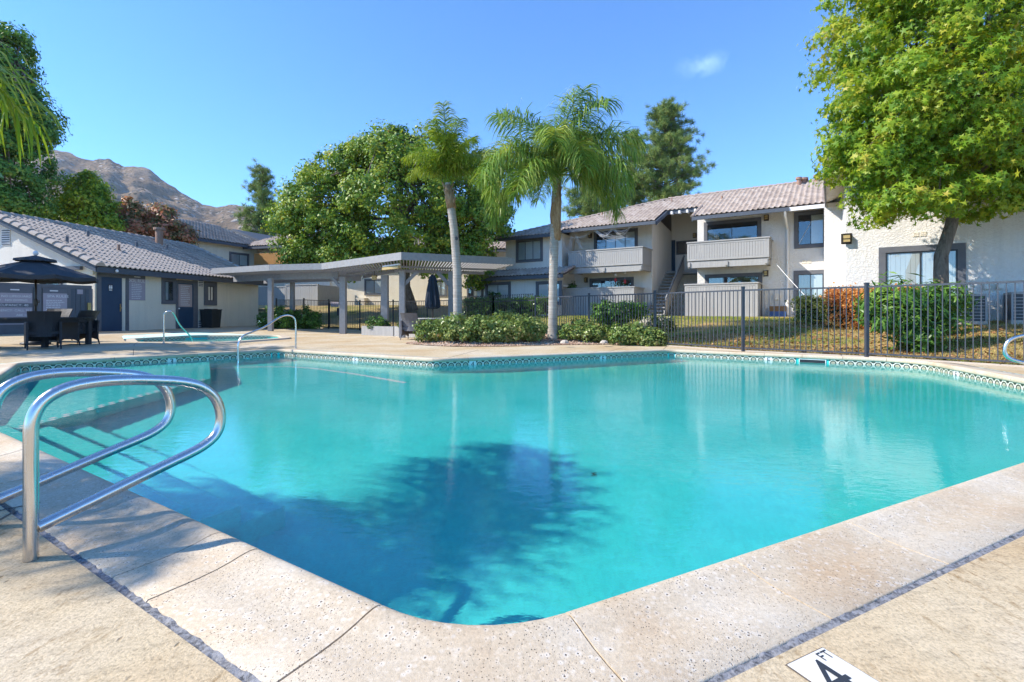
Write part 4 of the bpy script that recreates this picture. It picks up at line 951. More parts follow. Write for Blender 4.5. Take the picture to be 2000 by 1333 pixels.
# ------------------------------------------------------------------ apartment building
AP = Fr((9.08, 25.5), (.840, -.543)); ap = thing('apartment_building', 'long two-storey white apartment block with two grey balconies', 'apartment building', (9, 28, .4))
ES, EZ_, EP = .427, 5.80, .2                       # roof pitch, eave height, eave plane
def apr(p): return EZ_ + ES * (EP - p)
RP = -5.0; S_, Z_ = AP.S, AP.Z
def block(s0, s1, pf, mat, name='wall', zt=None):
    top = [(pf, apr(pf) - .14), (RP, apr(RP) - .14), (-10.5, apr(RP) - 2.4)] if zt is None else [(pf, zt), (-10.5, zt)]
    return part(name, extr(AP, [(-10.5, .2), (pf, .2)] + top, s0, s1), MT[mat], ap)
sB0, sB1, sD0 = S_(1112, -1.7), S_(1273.5, -1.7), S_(1362, -1.5)
part('wall', extr(AP, [(-10.5, .2), (-1.7, .2), (-1.7, apr(-1.7) - .14), (-2.02, apr(-2.02) - .14), (-10.5, 5.5)], sB0, sB1), MT['pale'], ap); block(sD0, 9.5, -1.5, 'stucco'); part('recess_wall', extr(AP, [(-6.2, .2), (-5.9, .2), (-5.9, 7.9), (-6.2, 7.9)], sB1 - .02, sD0 + .02), MT['pale'], ap)
mb = MB(); AP.box(mb, sB1, sD0, -5.9, -4.75, 3.3, 3.5); part('landing', mb, MT['siding'], ap)
sA0, sA1 = S_(988, 0), sB0 + .35; zA = apr(0) - .2
part('wing_wall', extr(AP, [(-9, .2), (0, .2), (0, zA), (-9, zA - .3)], sA0, sA1), MT['pale'], ap)
sL0 = S_(931, .9); part('lower_wall', extr(AP, [(-3, .2), (.9, .2), (.9, 3.1), (-3, 3.1)], sL0, sA1), MT['pale'], ap)
# main roof: front slope, with a hip at its left end and a notch over the stair
sRidge0 = S_(1310, RP); sH = S_(966, .55); sR_end = 9.4; sBr, sDl = S_(1281, EP), S_(1352, EP); NP2 = -2.05
def keep(a, p):
    if a > sA1 + .1 and p > EP: return False
    if sBr < a < sDl and p > NP2: return False
    if a < sRidge0: return p > RP + .1 and a > sH + (sRidge0 - sH) * (.55 - p) / (.55 - RP) + .12
    return True
tile_field(AP, ap, MT['tileapt'], sH, sR_end, .70, apr(.70) + .02, ES, 18, .235, .36, keep)
mb = MB()
def slab(q): mb.quadset([AP.P(a, p, apr(p) - .015) for a, p in q] + [AP.P(a, p, apr(p) - .10) for a, p in q], [tuple(range(len(q))), tuple(range(len(q), 2 * len(q)))[::-1]] + [(i, len(q) + i, len(q) + (i + 1) % len(q), (i + 1) % len(q)) for i in range(len(q))])
slab([(sH, .62), (sA1, .62), (sA1, EP), (sBr, EP), (sBr, NP2), (sDl, NP2), (sDl, EP), (sR_end, EP), (sR_end, RP), (sRidge0, RP)])
part('roof_deck', mb, MT['under'], ap)
mb = MB(); mb.quadset([AP.P(sRidge0, RP, apr(RP) - .02), AP.P(sR_end, RP, apr(RP) - .02), AP.P(sR_end, -10.6, apr(RP) - 2.4), AP.P(sH, -10.6, apr(RP) - 2.4), AP.P(sH, .62, apr(.62) - .05)], [(0, 1, 2, 3), (0, 3, 4)]); part('rear_roof', mb, MT['tileapt'], ap)
barrels(AP.P(sRidge0 - .1, RP, apr(RP) + .03), AP.P(sR_end, RP, apr(RP) + .03), ap, MT['tileapt'], .4, 'ridge_tile', .12)
barrels(AP.P(sH - .05, .62, apr(.62) + .02), AP.P(sRidge0, RP, apr(RP) + .03), ap, MT['tileapt'], .4, 'hip_tile', .12)
nzA = Vector((AP.n.x * ES, AP.n.y * ES, 1)).normalized()
barrels(AP.P(sDl, EP, apr(EP) + .02), AP.P(sDl, NP2, apr(NP2) + .02), ap, MT['tileapt'], .4, 'rake_tile', .09, nzA)
def fas(s0, s1, p, h=.2, mat='fascia', name='fascia', th=.1):
    mb = MB(); AP.box(mb, s0, s1, p, p + th, apr(p) - h, apr(p) + .0); part(name, mb, MT[mat], ap)
fas(sH, sA1, .62); fas(sA1 - .02, sBr, EP, .17, name='gutter'); fas(sDl, S_(1541, EP), EP, .17, name='gutter'); fas(S_(1541, EP), sR_end, EP, .17, 'white', th=.04); fas(sBr, sDl, NP2, .26, th=.04)
for k in range(4):
    a = sBr + (k + .7) * (sDl - sBr) / 4.4; mb = MB(); AP.box(mb, a - .05, a + .05, NP2, NP2 + .3, apr(NP2) - .3, apr(NP2) - .14); part('rafter_tail', mb, MT['white'], ap)
for a, p0, p1 in ((sBr - .02, EP, NP2), (sDl - .03, EP, NP2)):
    mb = MB(); mb.hexa([AP.P(a, p0, apr(p0) - .22), AP.P(a + .05, p0, apr(p0) - .22), AP.P(a + .05, p1, apr(p1) - .22), AP.P(a, p1, apr(p1) - .22), AP.P(a, p0, apr(p0)), AP.P(a + .05, p0, apr(p0)), AP.P(a + .05, p1, apr(p1)), AP.P(a, p1, apr(p1))]); part('barge_board', mb, MT['fascia'], ap)
for a, p, r, h, c_ in ((S_(1560, RP + .6), RP + .6, .10, .35, True), (S_(1569, RP + .2), RP + .2, .16, .2, True), (S_(1596, RP + .2), RP + .2, .12, .28, True), (S_(1312, -4.0), -4.0, .04, .3, False), (S_(1212, -2.2), -2.2, .04, .25, False), (S_(1410, -3.0), -3.0, .05, .25, False), (S_(1176, -2.6), -2.6, .05, .2, False)):
    pole_vent(ap, AP.P(a, p, apr(p)), r, h, 'clay', c_)
# pent roof over the lower left rooms
PP = (1.38, 3.12, .36); s0_, s1_ = S_(912, 1.38), S_(1106, 1.0)
tile_field(AP, ap, MT['tileapt'], s0_, s1_, PP[0] + .04, PP[1] + .02, PP[2], 4, .235, .36)
mb = MB(); mb.hexa([AP.P(s0_, PP[0], PP[1] - .1), AP.P(s1_, PP[0], PP[1] - .1), AP.P(s1_, 0, PP[1] + .36), AP.P(s0_, 0, PP[1] + .36), AP.P(s0_, PP[0], PP[1]), AP.P(s1_, PP[0], PP[1]), AP.P(s1_, 0, PP[1] + .48), AP.P(s0_, 0, PP[1] + .48)]); part('lower_roof', mb, MT['under'], ap)
mb = MB(); AP.box(mb, s0_, s1_, PP[0], PP[0] + .05, PP[1] - .22, PP[1] - .02); part('fascia', mb, MT['fascia'], ap)
barrels(AP.P(s1_, PP[0] + .05, PP[1] + .02), AP.P(s1_, 0, PP[1] + .52), ap, MT['tileapt'], .3, 'rake_tile', .12)
# windows and doors
window(AP, ap, S_(1008), S_(1060.5), Z_(512.5, S_(1035)), Z_(467, S_(1035)), 0, .15, ('curtain', 'blind', 'blind'))
window(AP, ap, S_(948.5, .9), S_(998, .9), 1.35, Z_(551.5, S_(972, .9), .9), .9, .16, ('blind', 'blind')); window(AP, ap, S_(1047, .9), S_(1098, .9), 1.35, Z_(549.5, S_(1072, .9), .9), .9, .16, ('blind', 'blind'))
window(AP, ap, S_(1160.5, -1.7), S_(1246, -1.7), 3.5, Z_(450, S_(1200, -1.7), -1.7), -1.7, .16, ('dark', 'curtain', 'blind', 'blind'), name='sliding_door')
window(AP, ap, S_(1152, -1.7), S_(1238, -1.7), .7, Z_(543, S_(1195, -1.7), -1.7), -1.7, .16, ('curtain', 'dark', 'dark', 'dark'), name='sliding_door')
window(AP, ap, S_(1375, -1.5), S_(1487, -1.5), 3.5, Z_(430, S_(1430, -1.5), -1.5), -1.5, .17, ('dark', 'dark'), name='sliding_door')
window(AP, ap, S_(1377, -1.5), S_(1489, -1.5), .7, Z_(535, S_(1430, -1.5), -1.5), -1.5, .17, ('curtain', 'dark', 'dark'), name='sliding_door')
wE = window(AP, ap, S_(1551, -1.5), S_(1617, -1.5), Z_(485, S_(1580, -1.5), -1.5), Z_(413, S_(1580, -1.5), -1.5), -1.5, .17, ('dark', 'blind'), slats=True)
mb = MB(); mb.bar(AP.P(S_(1560, -1.5), -1.47, Z_(478, S_(1560, -1.5), -1.5)), AP.P(S_(1590, -1.5), -1.47, Z_(424, S_(1590, -1.5), -1.5)), .10, .01); part('security_bar', mb, MT['white'], wE)
window(AP, ap, S_(1550, -1.5), S_(1617, -1.5), .8, Z_(528.5, S_(1580, -1.5), -1.5), -1.5, .19, ('curtain', 'blind'), slats=True)
window(AP, ap, S_(1321, -5.9), S_(1362, -5.9), Z_(497.5, S_(1335, -5.9), -5.9), Z_(471, S_(1335, -5.9), -5.9), -5.9, .07, ('dark', 'blind'))
mb = MB(); AP.box(mb, S_(1309, -5.9), S_(1319, -5.9), -5.9, -5.82, 3.5, Z_(470, S_(1315, -5.9), -5.9)); part('door', mb, MT['door'], ap)
for u, v_, p in ((1497, 426, -1.5), (1496, 534.5, -1.5), (1357, 460.5, -5.9), (1153, 461, -1.7), (1145, 547.5, -1.7)): lamp(AP, ap, S_(u, p), Z_(v_, S_(u, p), p), p)
mb = MB(); c_ = S_(1538, -1.4); mb.tube([AP.P(c_, EP + .05, apr(EP) - .15), AP.P(c_, EP - .1, apr(EP) - .35), AP.P(c_, -1.42, apr(EP) - .75), AP.P(c_, -1.42, .8)], .055, 8); part('downspout', mb, MT['white'], ap)
for u0, u1 in ((1566, 1575), (1576, 1585)): louvre(AP, ap, S_(u0, -1.5), S_(u1, -1.5), Z_(515.5, S_(1575, -1.5), -1.5), Z_(508, S_(1575, -1.5), -1.5), -1.5, 3, 'cream', 'pale')
boards(AP, ap, sB0 + .0, S_(1160, -1.7) - 1.6, -1.69, 3.5, 5.75, .2, 'white', gap=.01)
# balconies
def balcony(s0, s1, pb, zt, zb, name='balcony', beam=True, nb=.125, floor=True, post=.10):
    mb = MB(); AP.box(mb, s0 - .04, s1 + .04, -.09, .06, zt - .06, zt); AP.box(mb, s1 - .07, s1 + .05, pb, -.09, zt - .061, zt - .001)
    AP.box(mb, s0, s0 + post, -.06, .02, zb, zt - .06); AP.box(mb, s1 - post, s1, -.06, .02, zb, zt - .06)
    AP.box(mb, s0 + post, s1 - post, -.05, .022, zt - .17, zt - .06); AP.box(mb, s0 + post, s1 - post, -.05, .022, zb, zb + .09)
    AP.box(mb, s0 - .03, s0 + .05, pb, -.09, zb, zt - .061)
    b = part(name, mb, MT['siding'], ap)
    boards(AP, b, s0 + post, s1 - post, .0, zb + .09, zt - .17, nb); boards(AP, b, pb, -.06, s1 - .02, zb + .02, zt - .06, nb, side=True)
    if floor:
        mb = MB(); AP.box(mb, s0 + .02, s1 - .03, pb, -.07, zb - .05, zb + .06); AP.box(mb, s0 + .02, s1 - .03, -.13, -.03, zb - .36, zb - .05)
        for a in (s0 + .08, (s0 + s1) / 2, s1 - .12): AP.box(mb, a - .06, a + .06, pb, .03, zb - .30, zb - .08)
        AP.box(mb, s1 - .12, s1 - .04, pb, -.13, zb - .3, zb - .06); part('balcony_floor', mb, MT['siding'], b)
    return b
s0_, s1_ = S_(1342.5), S_(1502); balcony(s0_, s1_, -1.5, Z_(474, s0_), Z_(511, s0_)); BZ = Z_(474, s0_)
s2_, s3_ = S_(1110.5), S_(1255); balcony(s2_, s3_, -1.7, Z_(490, s2_) - .06, Z_(524, s2_) + .0)
s4_, s5_ = S_(1337.5, 0), S_(1480, 0); balcony(s4_, s5_, -1.5, Z_(555.5, s4_), .55, 'patio_wall', floor=False)
s6_, s7_ = S_(1089), S_(1238.5); balcony(s6_, s7_, -1.7, Z_(562, s6_) - .06, .55, 'patio_wall', floor=False)
# outside stair
st0 = S_(1317, -4.75); sw = .95; mb = MB(); n = 14; pT, pB = -4.75, -.75; zT, zB = 3.5, .74
st = thing('outside_stair', 'steep grey timber stair with open treads and solid side rails', 'stair', AP.P(st0, pB, .74))
def stz(p): return zT + (zB - zT) * (p - pT) / (pB - pT)
for i in range(n):
    p = pT + (i + .5) * (pB - pT) / n; mb = MB(); AP.box(mb, st0 - sw / 2, st0 + sw / 2, p - .15, p + .15, stz(p) - .06, stz(p)); part('tread', mb, MT['siding'], st)
for sg in (-1, 1):
    a = st0 + sg * (sw / 2 + .03); mb = MB(); h = .22 if sg < 0 else .25
    mb.hexa([AP.P(a - .025, pT, zT - .25), AP.P(a + .025, pT, zT - .25), AP.P(a + .025, pB + .1, zB - .2), AP.P(a - .025, pB + .1, zB - .2), AP.P(a - .025, pT, zT + .06), AP.P(a + .025, pT, zT + .06), AP.P(a + .025, pB + .1, zB + .12), AP.P(a - .025, pB + .1, zB + .12)]); part('stringer', mb, MT['siding'], st)
a = st0 + sw / 2 + .1; mb = MB()
mb.hexa([AP.P(a - .02, pT, zT + .05), AP.P(a + .02, pT, zT + .05), AP.P(a + .02, pB, zB + .25), AP.P(a - .02, pB, zB + .25), AP.P(a - .02, pT, zT + .98), AP.P(a + .02, pT, zT + .98), AP.P(a + .02, pB, zB + .98), AP.P(a - .02, pB, zB + .98)]); part('guard_panel', mb, MT['siding'], st)
mb = MB(); mb.tube([AP.P(a + .05, pT, zT + .9), AP.P(a + .05, pB, zB + .9), AP.P(a + .05, pB + .25, zB + .75), AP.P(a + .05, pB + .2, zB + .05)], .025, 8); part('handrail', mb, MT['trim'], st)

# right-hand block, gable end towards the pool
RF = Fr((10.53, 15.5), (.840, -.543)); rb = thing('gabled_apartment_block', 'white stucco block with an overhanging eave behind the big leafy tree', 'apartment building', (14, 17, .3))
zE, rs = 5.5, .42
def pz(a): return zE + rs * (min(a, 9.2 - a) + .55)
def gab(a0, a1, p0, p1, zt=None):
    mb = MB(); pts = [(a0, .1), (a1, .1), (a1, pz(a1) - .12)] + ([(4.6, pz(4.6) - .12)] if a1 > 4.6 else []) + [(a0, pz(a0) - .12)]
    n = len(pts); mb.v = [tuple(RF.P(a, p, z)) for p in (p0, p1) for a, z in pts]
    mb.f = [tuple(range(n))[::-1], tuple(n + i for i in range(n))] + [(i, (i + 1) % n, n + (i + 1) % n, n + i) for i in range(n)]; return mb
part('wall', gab(0, 9.2, -6, 0), MT['stucco'], rb)
mb = MB(); RF.box(mb, RF.S(1609.5, -5.4), .02, -9.5, -5.4, .1, 5.45); part('side_wall', mb, MT['stucco'], rb)
mb = MB(); q = [(-.55, zE), (4.6, pz(4.6)), (9.75, zE)]
mb.v = [tuple(RF.P(a, p, z + dz)) for p in (-9.5, .95) for a, z in q for dz in (0, .16)]
mb.f = [(0, 2, 3, 1), (2, 4, 5, 3), (6, 7, 9, 8), (8, 9, 11, 10), (1, 3, 9, 7), (3, 5, 11, 9), (0, 6, 8, 2), (2, 8, 10, 4), (0, 1, 7, 6), (4, 10, 11, 5)]; part('roof', mb, MT['tileapt'], rb)
bm_ = MB()
for i in range(38):
    p = .93 - i * .2; mb = MB(); dz = -.022 - .004 * (i % 2)
    mb.hexa([RF.P(-.54, p - .19, zE + dz), RF.P(.1, p - .19, pz(.1) + dz), RF.P(.1, p, pz(.1) + dz), RF.P(-.54, p, zE + dz), RF.P(-.54, p - .19, zE - .002), RF.P(.1, p - .19, pz(.1) - .002), RF.P(.1, p, pz(.1) - .002), RF.P(-.54, p, zE - .002)]); part('soffit_board', mb, MT['pale'], rb)
mb = MB(); RF.box(mb, -.60, -.55, -9.5, .98, zE - .2, zE + .17); part('fascia', mb, MT['trim'], rb)
barrels(RF.P(-.5, .9, zE + .16), RF.P(2.6, .9, pz(2.6) + .16), rb, MT['tileapt'], .4, 'rake_tile', .13)
window(RF, rb, RF.S(1716), RF.S(1886), .62, RF.Z(484.5, RF.S(1716)), 0, .17, ('blind', 'blind'), slats=True, name='sliding_door', sash=.045)
lamp(RF, rb, RF.S(1653), RF.Z(467, RF.S(1653)), 0, .2, .26)
for u0, u1 in ((1783, 1795), (1797, 1810)): louvre(RF, rb, RF.S(u0), RF.S(u1), RF.Z(462.5, RF.S(1797)), RF.Z(453.5, RF.S(1797)), 0, 3, 'cream', 'pale')
for u0, u1, v0, v1 in ((1921, 1933, 552, 566), (1945, 1959, 556, 565)):
    mb = MB(); RF.box(mb, RF.S(u0), RF.S(u1), 0, .14, RF.Z(v1, RF.S(u0)), RF.Z(v0, RF.S(u0))); part('meter_box', mb, MT['pale'], rb)

# buildings behind the pergola
def simple_roof(fr, par, s0, s1, p_e, z_e, slope, depth, mat='tileapt', rows=0):
    q = [(s0, p_e, z_e), (s1, p_e, z_e), (s1 - depth * .3, p_e - depth, z_e + slope * depth), (s0 + depth * .3, p_e - depth, z_e + slope * depth)]
    mb = MB(); mb.hexa([fr.P(a, p, z - .12) for a, p, z in q] + [fr.P(a, p, z) for a, p, z in q]); part('roof_deck', mb, MT['under'], par)
    if rows: tile_field(fr, par, MT[mat], s0, s1, p_e + .05, z_e + .02, slope, rows, .26, .40, lambda a, p: s0 + (p_e - p) * .3 < a < s1 - (p_e - p) * .3)
    mb = MB(); fr.box(mb, s0, s1, p_e, p_e + .04, z_e - .22, z_e); part('fascia', mb, MT['fascia'], par)
MF = Fr((-14.8, 39.2), (14.2, -3.2)); mbd = thing('cream_apartment_building', 'cream apartment building behind the pergola and the spreading tree', 'apartment building', (-7, 40, 1))
mb = MB(); MF.box(mb, .4, MF.S(990), -8, 0, .2, 5.4); part('wall', mb, MT['cream'], mbd)
simple_roof(MF, mbd, .0, 15.2, .6, 5.5, .4, 4.5, rows=12)
window(MF, mbd, MF.S(712), MF.S(751), MF.Z(577, MF.S(730)), MF.Z(545, MF.S(730)), 0, .11, ('curtain', 'blind')); window(MF, mbd, MF.S(849), MF.S(873), MF.Z(580, MF.S(860)), MF.Z(546, MF.S(860)), 0, .11, ('curtain', 'blind')); window(MF, mbd, MF.S(912), MF.S(936), MF.Z(582, MF.S(924)), MF.Z(551, MF.S(924)), 0, .11, ('dark', 'curtain'))
mb = MB(); MF.box(mb, MF.S(642), MF.S(645), 0, .08, 1, 5); part('downspout', mb, MT['white'], mbd)
mb = MB(); MF.box(mb, MF.S(700), MF.S(718), 0, .5, 1, 2.05); part('utility_box', mb, MT['cream'], mbd)
LF = Fr((-23.4, 36.0), (.375, .927)); lb = thing('distant_apartment_building', 'distant two-storey cream building with a bamboo-screened balcony', 'apartment building', (-22, 42, 1))
mb = MB(); LF.box(mb, -.4, 5.6, -9, 0, .6, 6.3); part('wall', mb, MT['cream'], lb)
simple_roof(LF, lb, -.9, 6.4, .55, 6.35, .42, 5.2, rows=13)
window(LF, lb, LF.S(447.5), LF.S(486), LF.Z(523, LF.S(466)), LF.Z(494, LF.S(466)), 0, .14, ('curtain', 'blind'))
GB = Fr(LF.P(5.2, -2.2, 0).xy, (.93, -.37)); mb = MB()
za = 8.75; c_ = at(462, 449, 43.0); w_ = 4.0; GD = Fr((c_.x, c_.y), (.93, -.37))
tri = [(-w_ * .95, c_.z - 1.35), (w_, c_.z - 1.45), (0, c_.z - .12)]
mb.v = [tuple(GD.P(a, p, z)) for p in (0, -5) for a, z in tri]; mb.f = [(0, 1, 2), (5, 4, 3), (0, 3, 4, 1), (1, 4, 5, 2), (2, 5, 3, 0)]; part('gable_wall', mb, MT['pale'], lb)
for sg in (-1, 1):
    e = tri[0] if sg < 0 else tri[1]; mb = MB(); A_, B_ = (e[0] + sg * .4, e[1] - .13), (0, c_.z)
    mb.hexa([GD.P(A_[0], p, A_[1] + dz) for dz in (-.22, 0) for p in (.35, -5)][:2] + [GD.P(B_[0], -5, B_[1] - .22), GD.P(B_[0], .35, B_[1] - .22)] + [GD.P(A_[0], .35, A_[1]), GD.P(A_[0], -5, A_[1]), GD.P(0, -5, B_[1]), GD.P(0, .35, B_[1])]); part('gable_roof', mb, MT['fascia'], lb)
L2 = Fr(LF.P(5.6, 0, 0).xy, (.93, -.30)); mb = MB(); L2.box(mb, 0, 7.2, -6, 0, .6, 6.2); part('wing_wall', mb, MT['pale'], lb)
simple_roof(L2, lb, -.4, 7.6, 1.4, 6.25, .4, 3.5, rows=8)
a0, a1 = L2.S(497, 1.2), L2.S(571, 1.2); zt, zb_ = L2.Z(496, a0, 1.2), L2.Z(518, a0, 1.2); mb = MB(); L2.box(mb, a0, a1, 0, 1.2, zb_ - .3, zb_); L2.box(mb, a0, a1, 1.16, 1.22, zt - .1, zt - .05); bb = part('balcony', mb, MT['siding'], lb)
boards(L2, bb, a0, a1, 1.24, zb_, zt, .085, 'bamboo', gap=.01)
for u0, u1, v0, p in ((498, 557, 561, 2.4), (558, 621, 556.5, 3.2)):
    a0, a1 = L2.S(u0, p), L2.S(u1, p); zt = L2.Z(v0, a0, p); mb = MB(); L2.box(mb, a0 - .05, a1 + .05, p - .08, p + .05, zt - .07, zt); L2.box(mb, a1 - .1, a1, 0, p - .06, 1, zt - .07); L2.box(mb, a0, a0 + .1, p - .06, p + .03, 1, zt - .07); L2.box(mb, a1 - .1, a1, p - .06, p + .03, 1, zt - .07); pw_ = part('patio_wall', mb, MT['siding'], lb); boards(L2, pw_, a0 + .1, a1 - .1, p, 1.0, zt - .07, .16)

# ------------------------------------------------------------------ pergola
pg = thing('pergola', 'long grey timber pergola with a slatted roof and square posts', 'pergola', (-7, 21, 0))
front = [Vector(p) for p in ((-14.1, 23.1), (-10.5, 21.3), (-8.0, 20.7), (-3.78, 16.85), (.1, 18.6))]
back = [Vector(p) for p in ((-13.0, 26.6), (-11.0, 25.6), (-7.2, 24.2), (-4.9, 20.6), (-1.3, 21.8))]
ZB, ZT = 2.45, 2.72
v3 = lambda p, z: Vector((p.x, p.y, z))
for i in range(4):
    mb = MB(); mb.bar(v3(front[i], 2.87), v3(front[i + 1], 2.87), .045, .26); part('fascia', mb, MT['pergola'], pg)
    f0, f1, b0, b1 = front[i], front[i + 1], back[i], back[i + 1]
    for k, (w, h) in (((.34, (.09, .28)), (.86, (.09, .26))) if i < 2 else ((.52, (.06, .07)), (.95, (.09, .12)))):
        mb = MB(); mb.bar(v3(f0.lerp(b0, k), ZT - h / 2), v3(f1.lerp(b1, k), ZT - h / 2), w, h); part('beam', mb, MT['pergola'], pg)
mb = MB(); mb.bar(v3(front[4], 2.87), v3(back[4], 2.87), .045, .26); part('fascia', mb, MT['pergola'], pg)
mb = MB(); mb.bar(v3(front[0], 2.87), v3(back[0], 2.87), .045, .26); part('fascia', mb, MT['pergola'], pg)
LD = Vector((-.21, .978))
def xsect(line, p, d):                    # distance along d from p to a polyline
    best = None
    for a, b in zip(line[:-1], line[1:]):
        e = b - a; den = d.x * e.y - d.y * e.x
        if abs(den) < 1e-6: continue
        w = a - p; t = (w.x * e.y - w.y * e.x) / den; u = (w.x * d.y - w.y * d.x) / den
        if 0 <= u <= 1 and (best is None or t > best): best = t
    return best
nl = 0; run = 0.0
for a, b in zip(front[:-1], front[1:]):
    e = b - a; perp = abs(e.x * LD.y - e.y * LD.x); n = int(perp / .112)
    for i in range(n):
        p = a + e * (i + .5) / n; t = xsect(back, p, LD)
        if t is None or t < .4: t = xsect([back[0], front[0]], p, LD) or xsect([back[-1], front[-1]], p, LD) or 1.0
        if t < .15: continue
        mb = MB(); mb.bar(v3(p, ZT + .035), v3(p + LD * t, ZT + .035), .042, .062); part('lath', mb, MT['pergola'], pg); nl += 1
for (x, y), w in (((-10.9, 22.2), .19), ((-11.35, 25.4), .19), ((-7.35, 21.4), .25), ((-5.25, 20.3), .27), ((-4.06, 18.2), .20), ((-2.3, 18.55), .19)):
    g = deck_g(x, y) if y < 25.6 else lawn(x, y); mb = MB(); mb.box(x - w / 2, x + w / 2, y - w / 2, y + w / 2, g - .02, ZB + .02); part('post', mb, MT['pergola'], pg)
for (x, y), dx, dy in (((-7.35, 21.4), -.55, .25), ((-4.06, 18.2), .5, .2), ((-2.3, 18.55), -.5, -.2)):
    mb = MB(); mb.bar((x, y, ZB - .55), (x + dx, y + dy, ZB), .09, .12); part('brace', mb, MT['pergola'], pg)
def hung(u, v0, v1, Y, w, name, label, cat, mat, long=0):
    a = at(u, v0, Y); b = at(u, v1, Y); t = thing(name, label, cat, b)
    if long: 
        mb = MB(); mb.bar(at(u - 15, v1 - 4, Y + .3), at(u + 16, v1 - 8, Y - .2), .14, .09); part('diffuser', mb, MT[mat], t)
        mb = MB(); mb.bar(at(u - 15, v0, Y + .3), at(u + 16, v0 - 4, Y - .2), .10, .05); part('housing', mb, MT['white'], t)
    else:
        mb = MB(); mb.box(b.x - w, b.x + w, b.y - w, b.y + w, b.z, a.z); part('lamp_glass', mb, MT[mat], t)
        mb = MB(); mb.box(b.x - w * 1.2, b.x + w * 1.2, b.y - w * 1.2, b.y + w * 1.2, a.z, a.z + .03); mb.tube([(b.x, b.y, a.z + .03), (b.x, b.y, ZT)], .012, 6); part('lamp_cap', mb, MT['bronze'], t)
hung(764, 521, 530, 17.6, .1, 'strip_light', 'long cream strip light under the pergola slats', 'lamp', 'amber', 1)
hung(731, 539, 547, 20.6, .085, 'hanging_lantern', 'small square lantern hanging under the pergola', 'lamp', 'amber')

# ------------------------------------------------------------------ fences and gate
pk = MB(); pk.box(-.008, .008, -.008, .008, 0, 1.40); pkm = pk.mesh('picket'); pk2 = MB(); pk2.box(-.008, .008, -.008, .008, 0, 1.50); pk2.lathe((0, 0, 1.5), [(.008, 0), (.022, .02), (.02, .045), (.002, .06)], 6); pkm2 = pk2.mesh('picket')
def fence(name, label, idx, mat, tall=(), skip=()):
    p0 = FENCE[idx[0]]; t = thing(name, label, 'fence', (p0[0], p0[1], 0), 'fence runs round the pool')
    for i in idx:
        x, y = FENCE[i]; g = deck_g(x, y); mb = MB(); mb.box(x - .032, x + .032, y - .032, y + .032, g - .02, g + 1.54); mb.box(x - .038, x + .038, y - .038, y + .038, g + 1.54, g + 1.565); part('post', mb, MT[mat], t)
    for i, j in zip(idx[:-1], idx[1:]):
        if (i, j) in skip: continue
        a = Vector((*FENCE[i], deck_g(*FENCE[i]))); b = Vector((*FENCE[j], deck_g(*FENCE[j]))); d = (b - a).normalized(); a2, b2 = a + d * .034, b - d * .034; hx = Vector((0, 0, 1))
        for z, h in ((1.475, .036), (.085, .032)) if i not in tall else ((1.38, .036), (.085, .032)):
            mb = MB(); mb.bar(a2 + hx * z, b2 + hx * z, .032, h); part('rail', mb, MT[mat], t)
        L = (b2 - a2).length; n = int(L / .104)
        for k in range(1, n): 
            q = a2.lerp(b2, k / n); inst('picket', pkm2 if i in tall else pkm, MT[mat], t, frame_m(q + hx * .075, Vector((d.x, d.y, 0)).normalized(), Vector((-d.y, d.x, 0)).normalized(), hx))
fence('pool_fence', 'charcoal metal picket fence along the right side of the pool', list(range(8, 15)), 'fence', (8,))
fence('rear_fence', 'black metal picket fence behind the pergola', list(range(0, 9)), 'blackfence', (7,), ((2, 3),))
ga, gb_ = Vector((*FENCE[2], 0)), Vector((*FENCE[3], 0)); ga.z, gb_.z = deck_g(*FENCE[2]), deck_g(*FENCE[3]); gt = thing('pool_gate', 'black metal gate with a pale notice and a lock box', 'gate', ga); d = (gb_ - ga).normalized(); hx = Vector((0, 0, 1))
mb = MB(); a2, b2 = ga + d * .07, gb_ - d * .07
for q in (a2, b2): mb.bar(q + hx * .06, q + hx * 1.5, .04, .04, d)
for z in (.08, 1.48): mb.bar(a2 + hx * z, b2 + hx * z, .04, .04)
part('gate_frame', mb, MT['blackfence'], gt)
for k in range(1, 8): inst('picket', pkm, MT['blackfence'], gt, frame_m(a2.lerp(b2, k / 8) + hx * .08, d, Vector((-d.y, d.x, 0)), hx))
nn = Vector((d.y, -d.x, 0)); c_ = a2.lerp(b2, .5) + nn * .03
mb = MB(); mb.hexa([c_ + d * x + nn * y + hx * z for z in (1.17, 1.43) for x, y in ((-.26, 0), (.26, 0), (.26, .012), (-.26, .012))]); part('notice', mb, MT['signlilac'], gt)
mb = MB(); c2 = b2 + nn * .03; mb.hexa([c2 + d * x + nn * y + hx * z for z in (.72, 1.12) for x, y in ((-.16, 0), (.02, 0), (.02, .09), (-.16, .09))]); part('lock_box', mb, MT['alu'], gt)
# ------------------------------------------------------------------ trees
def lob(u, v, Y, ru, rv, ry=None): c = at(u, v, Y); a = ru / FPX * Y; return (c.x, c.y, c.z, a, ry if ry else a, rv / FPX * Y)
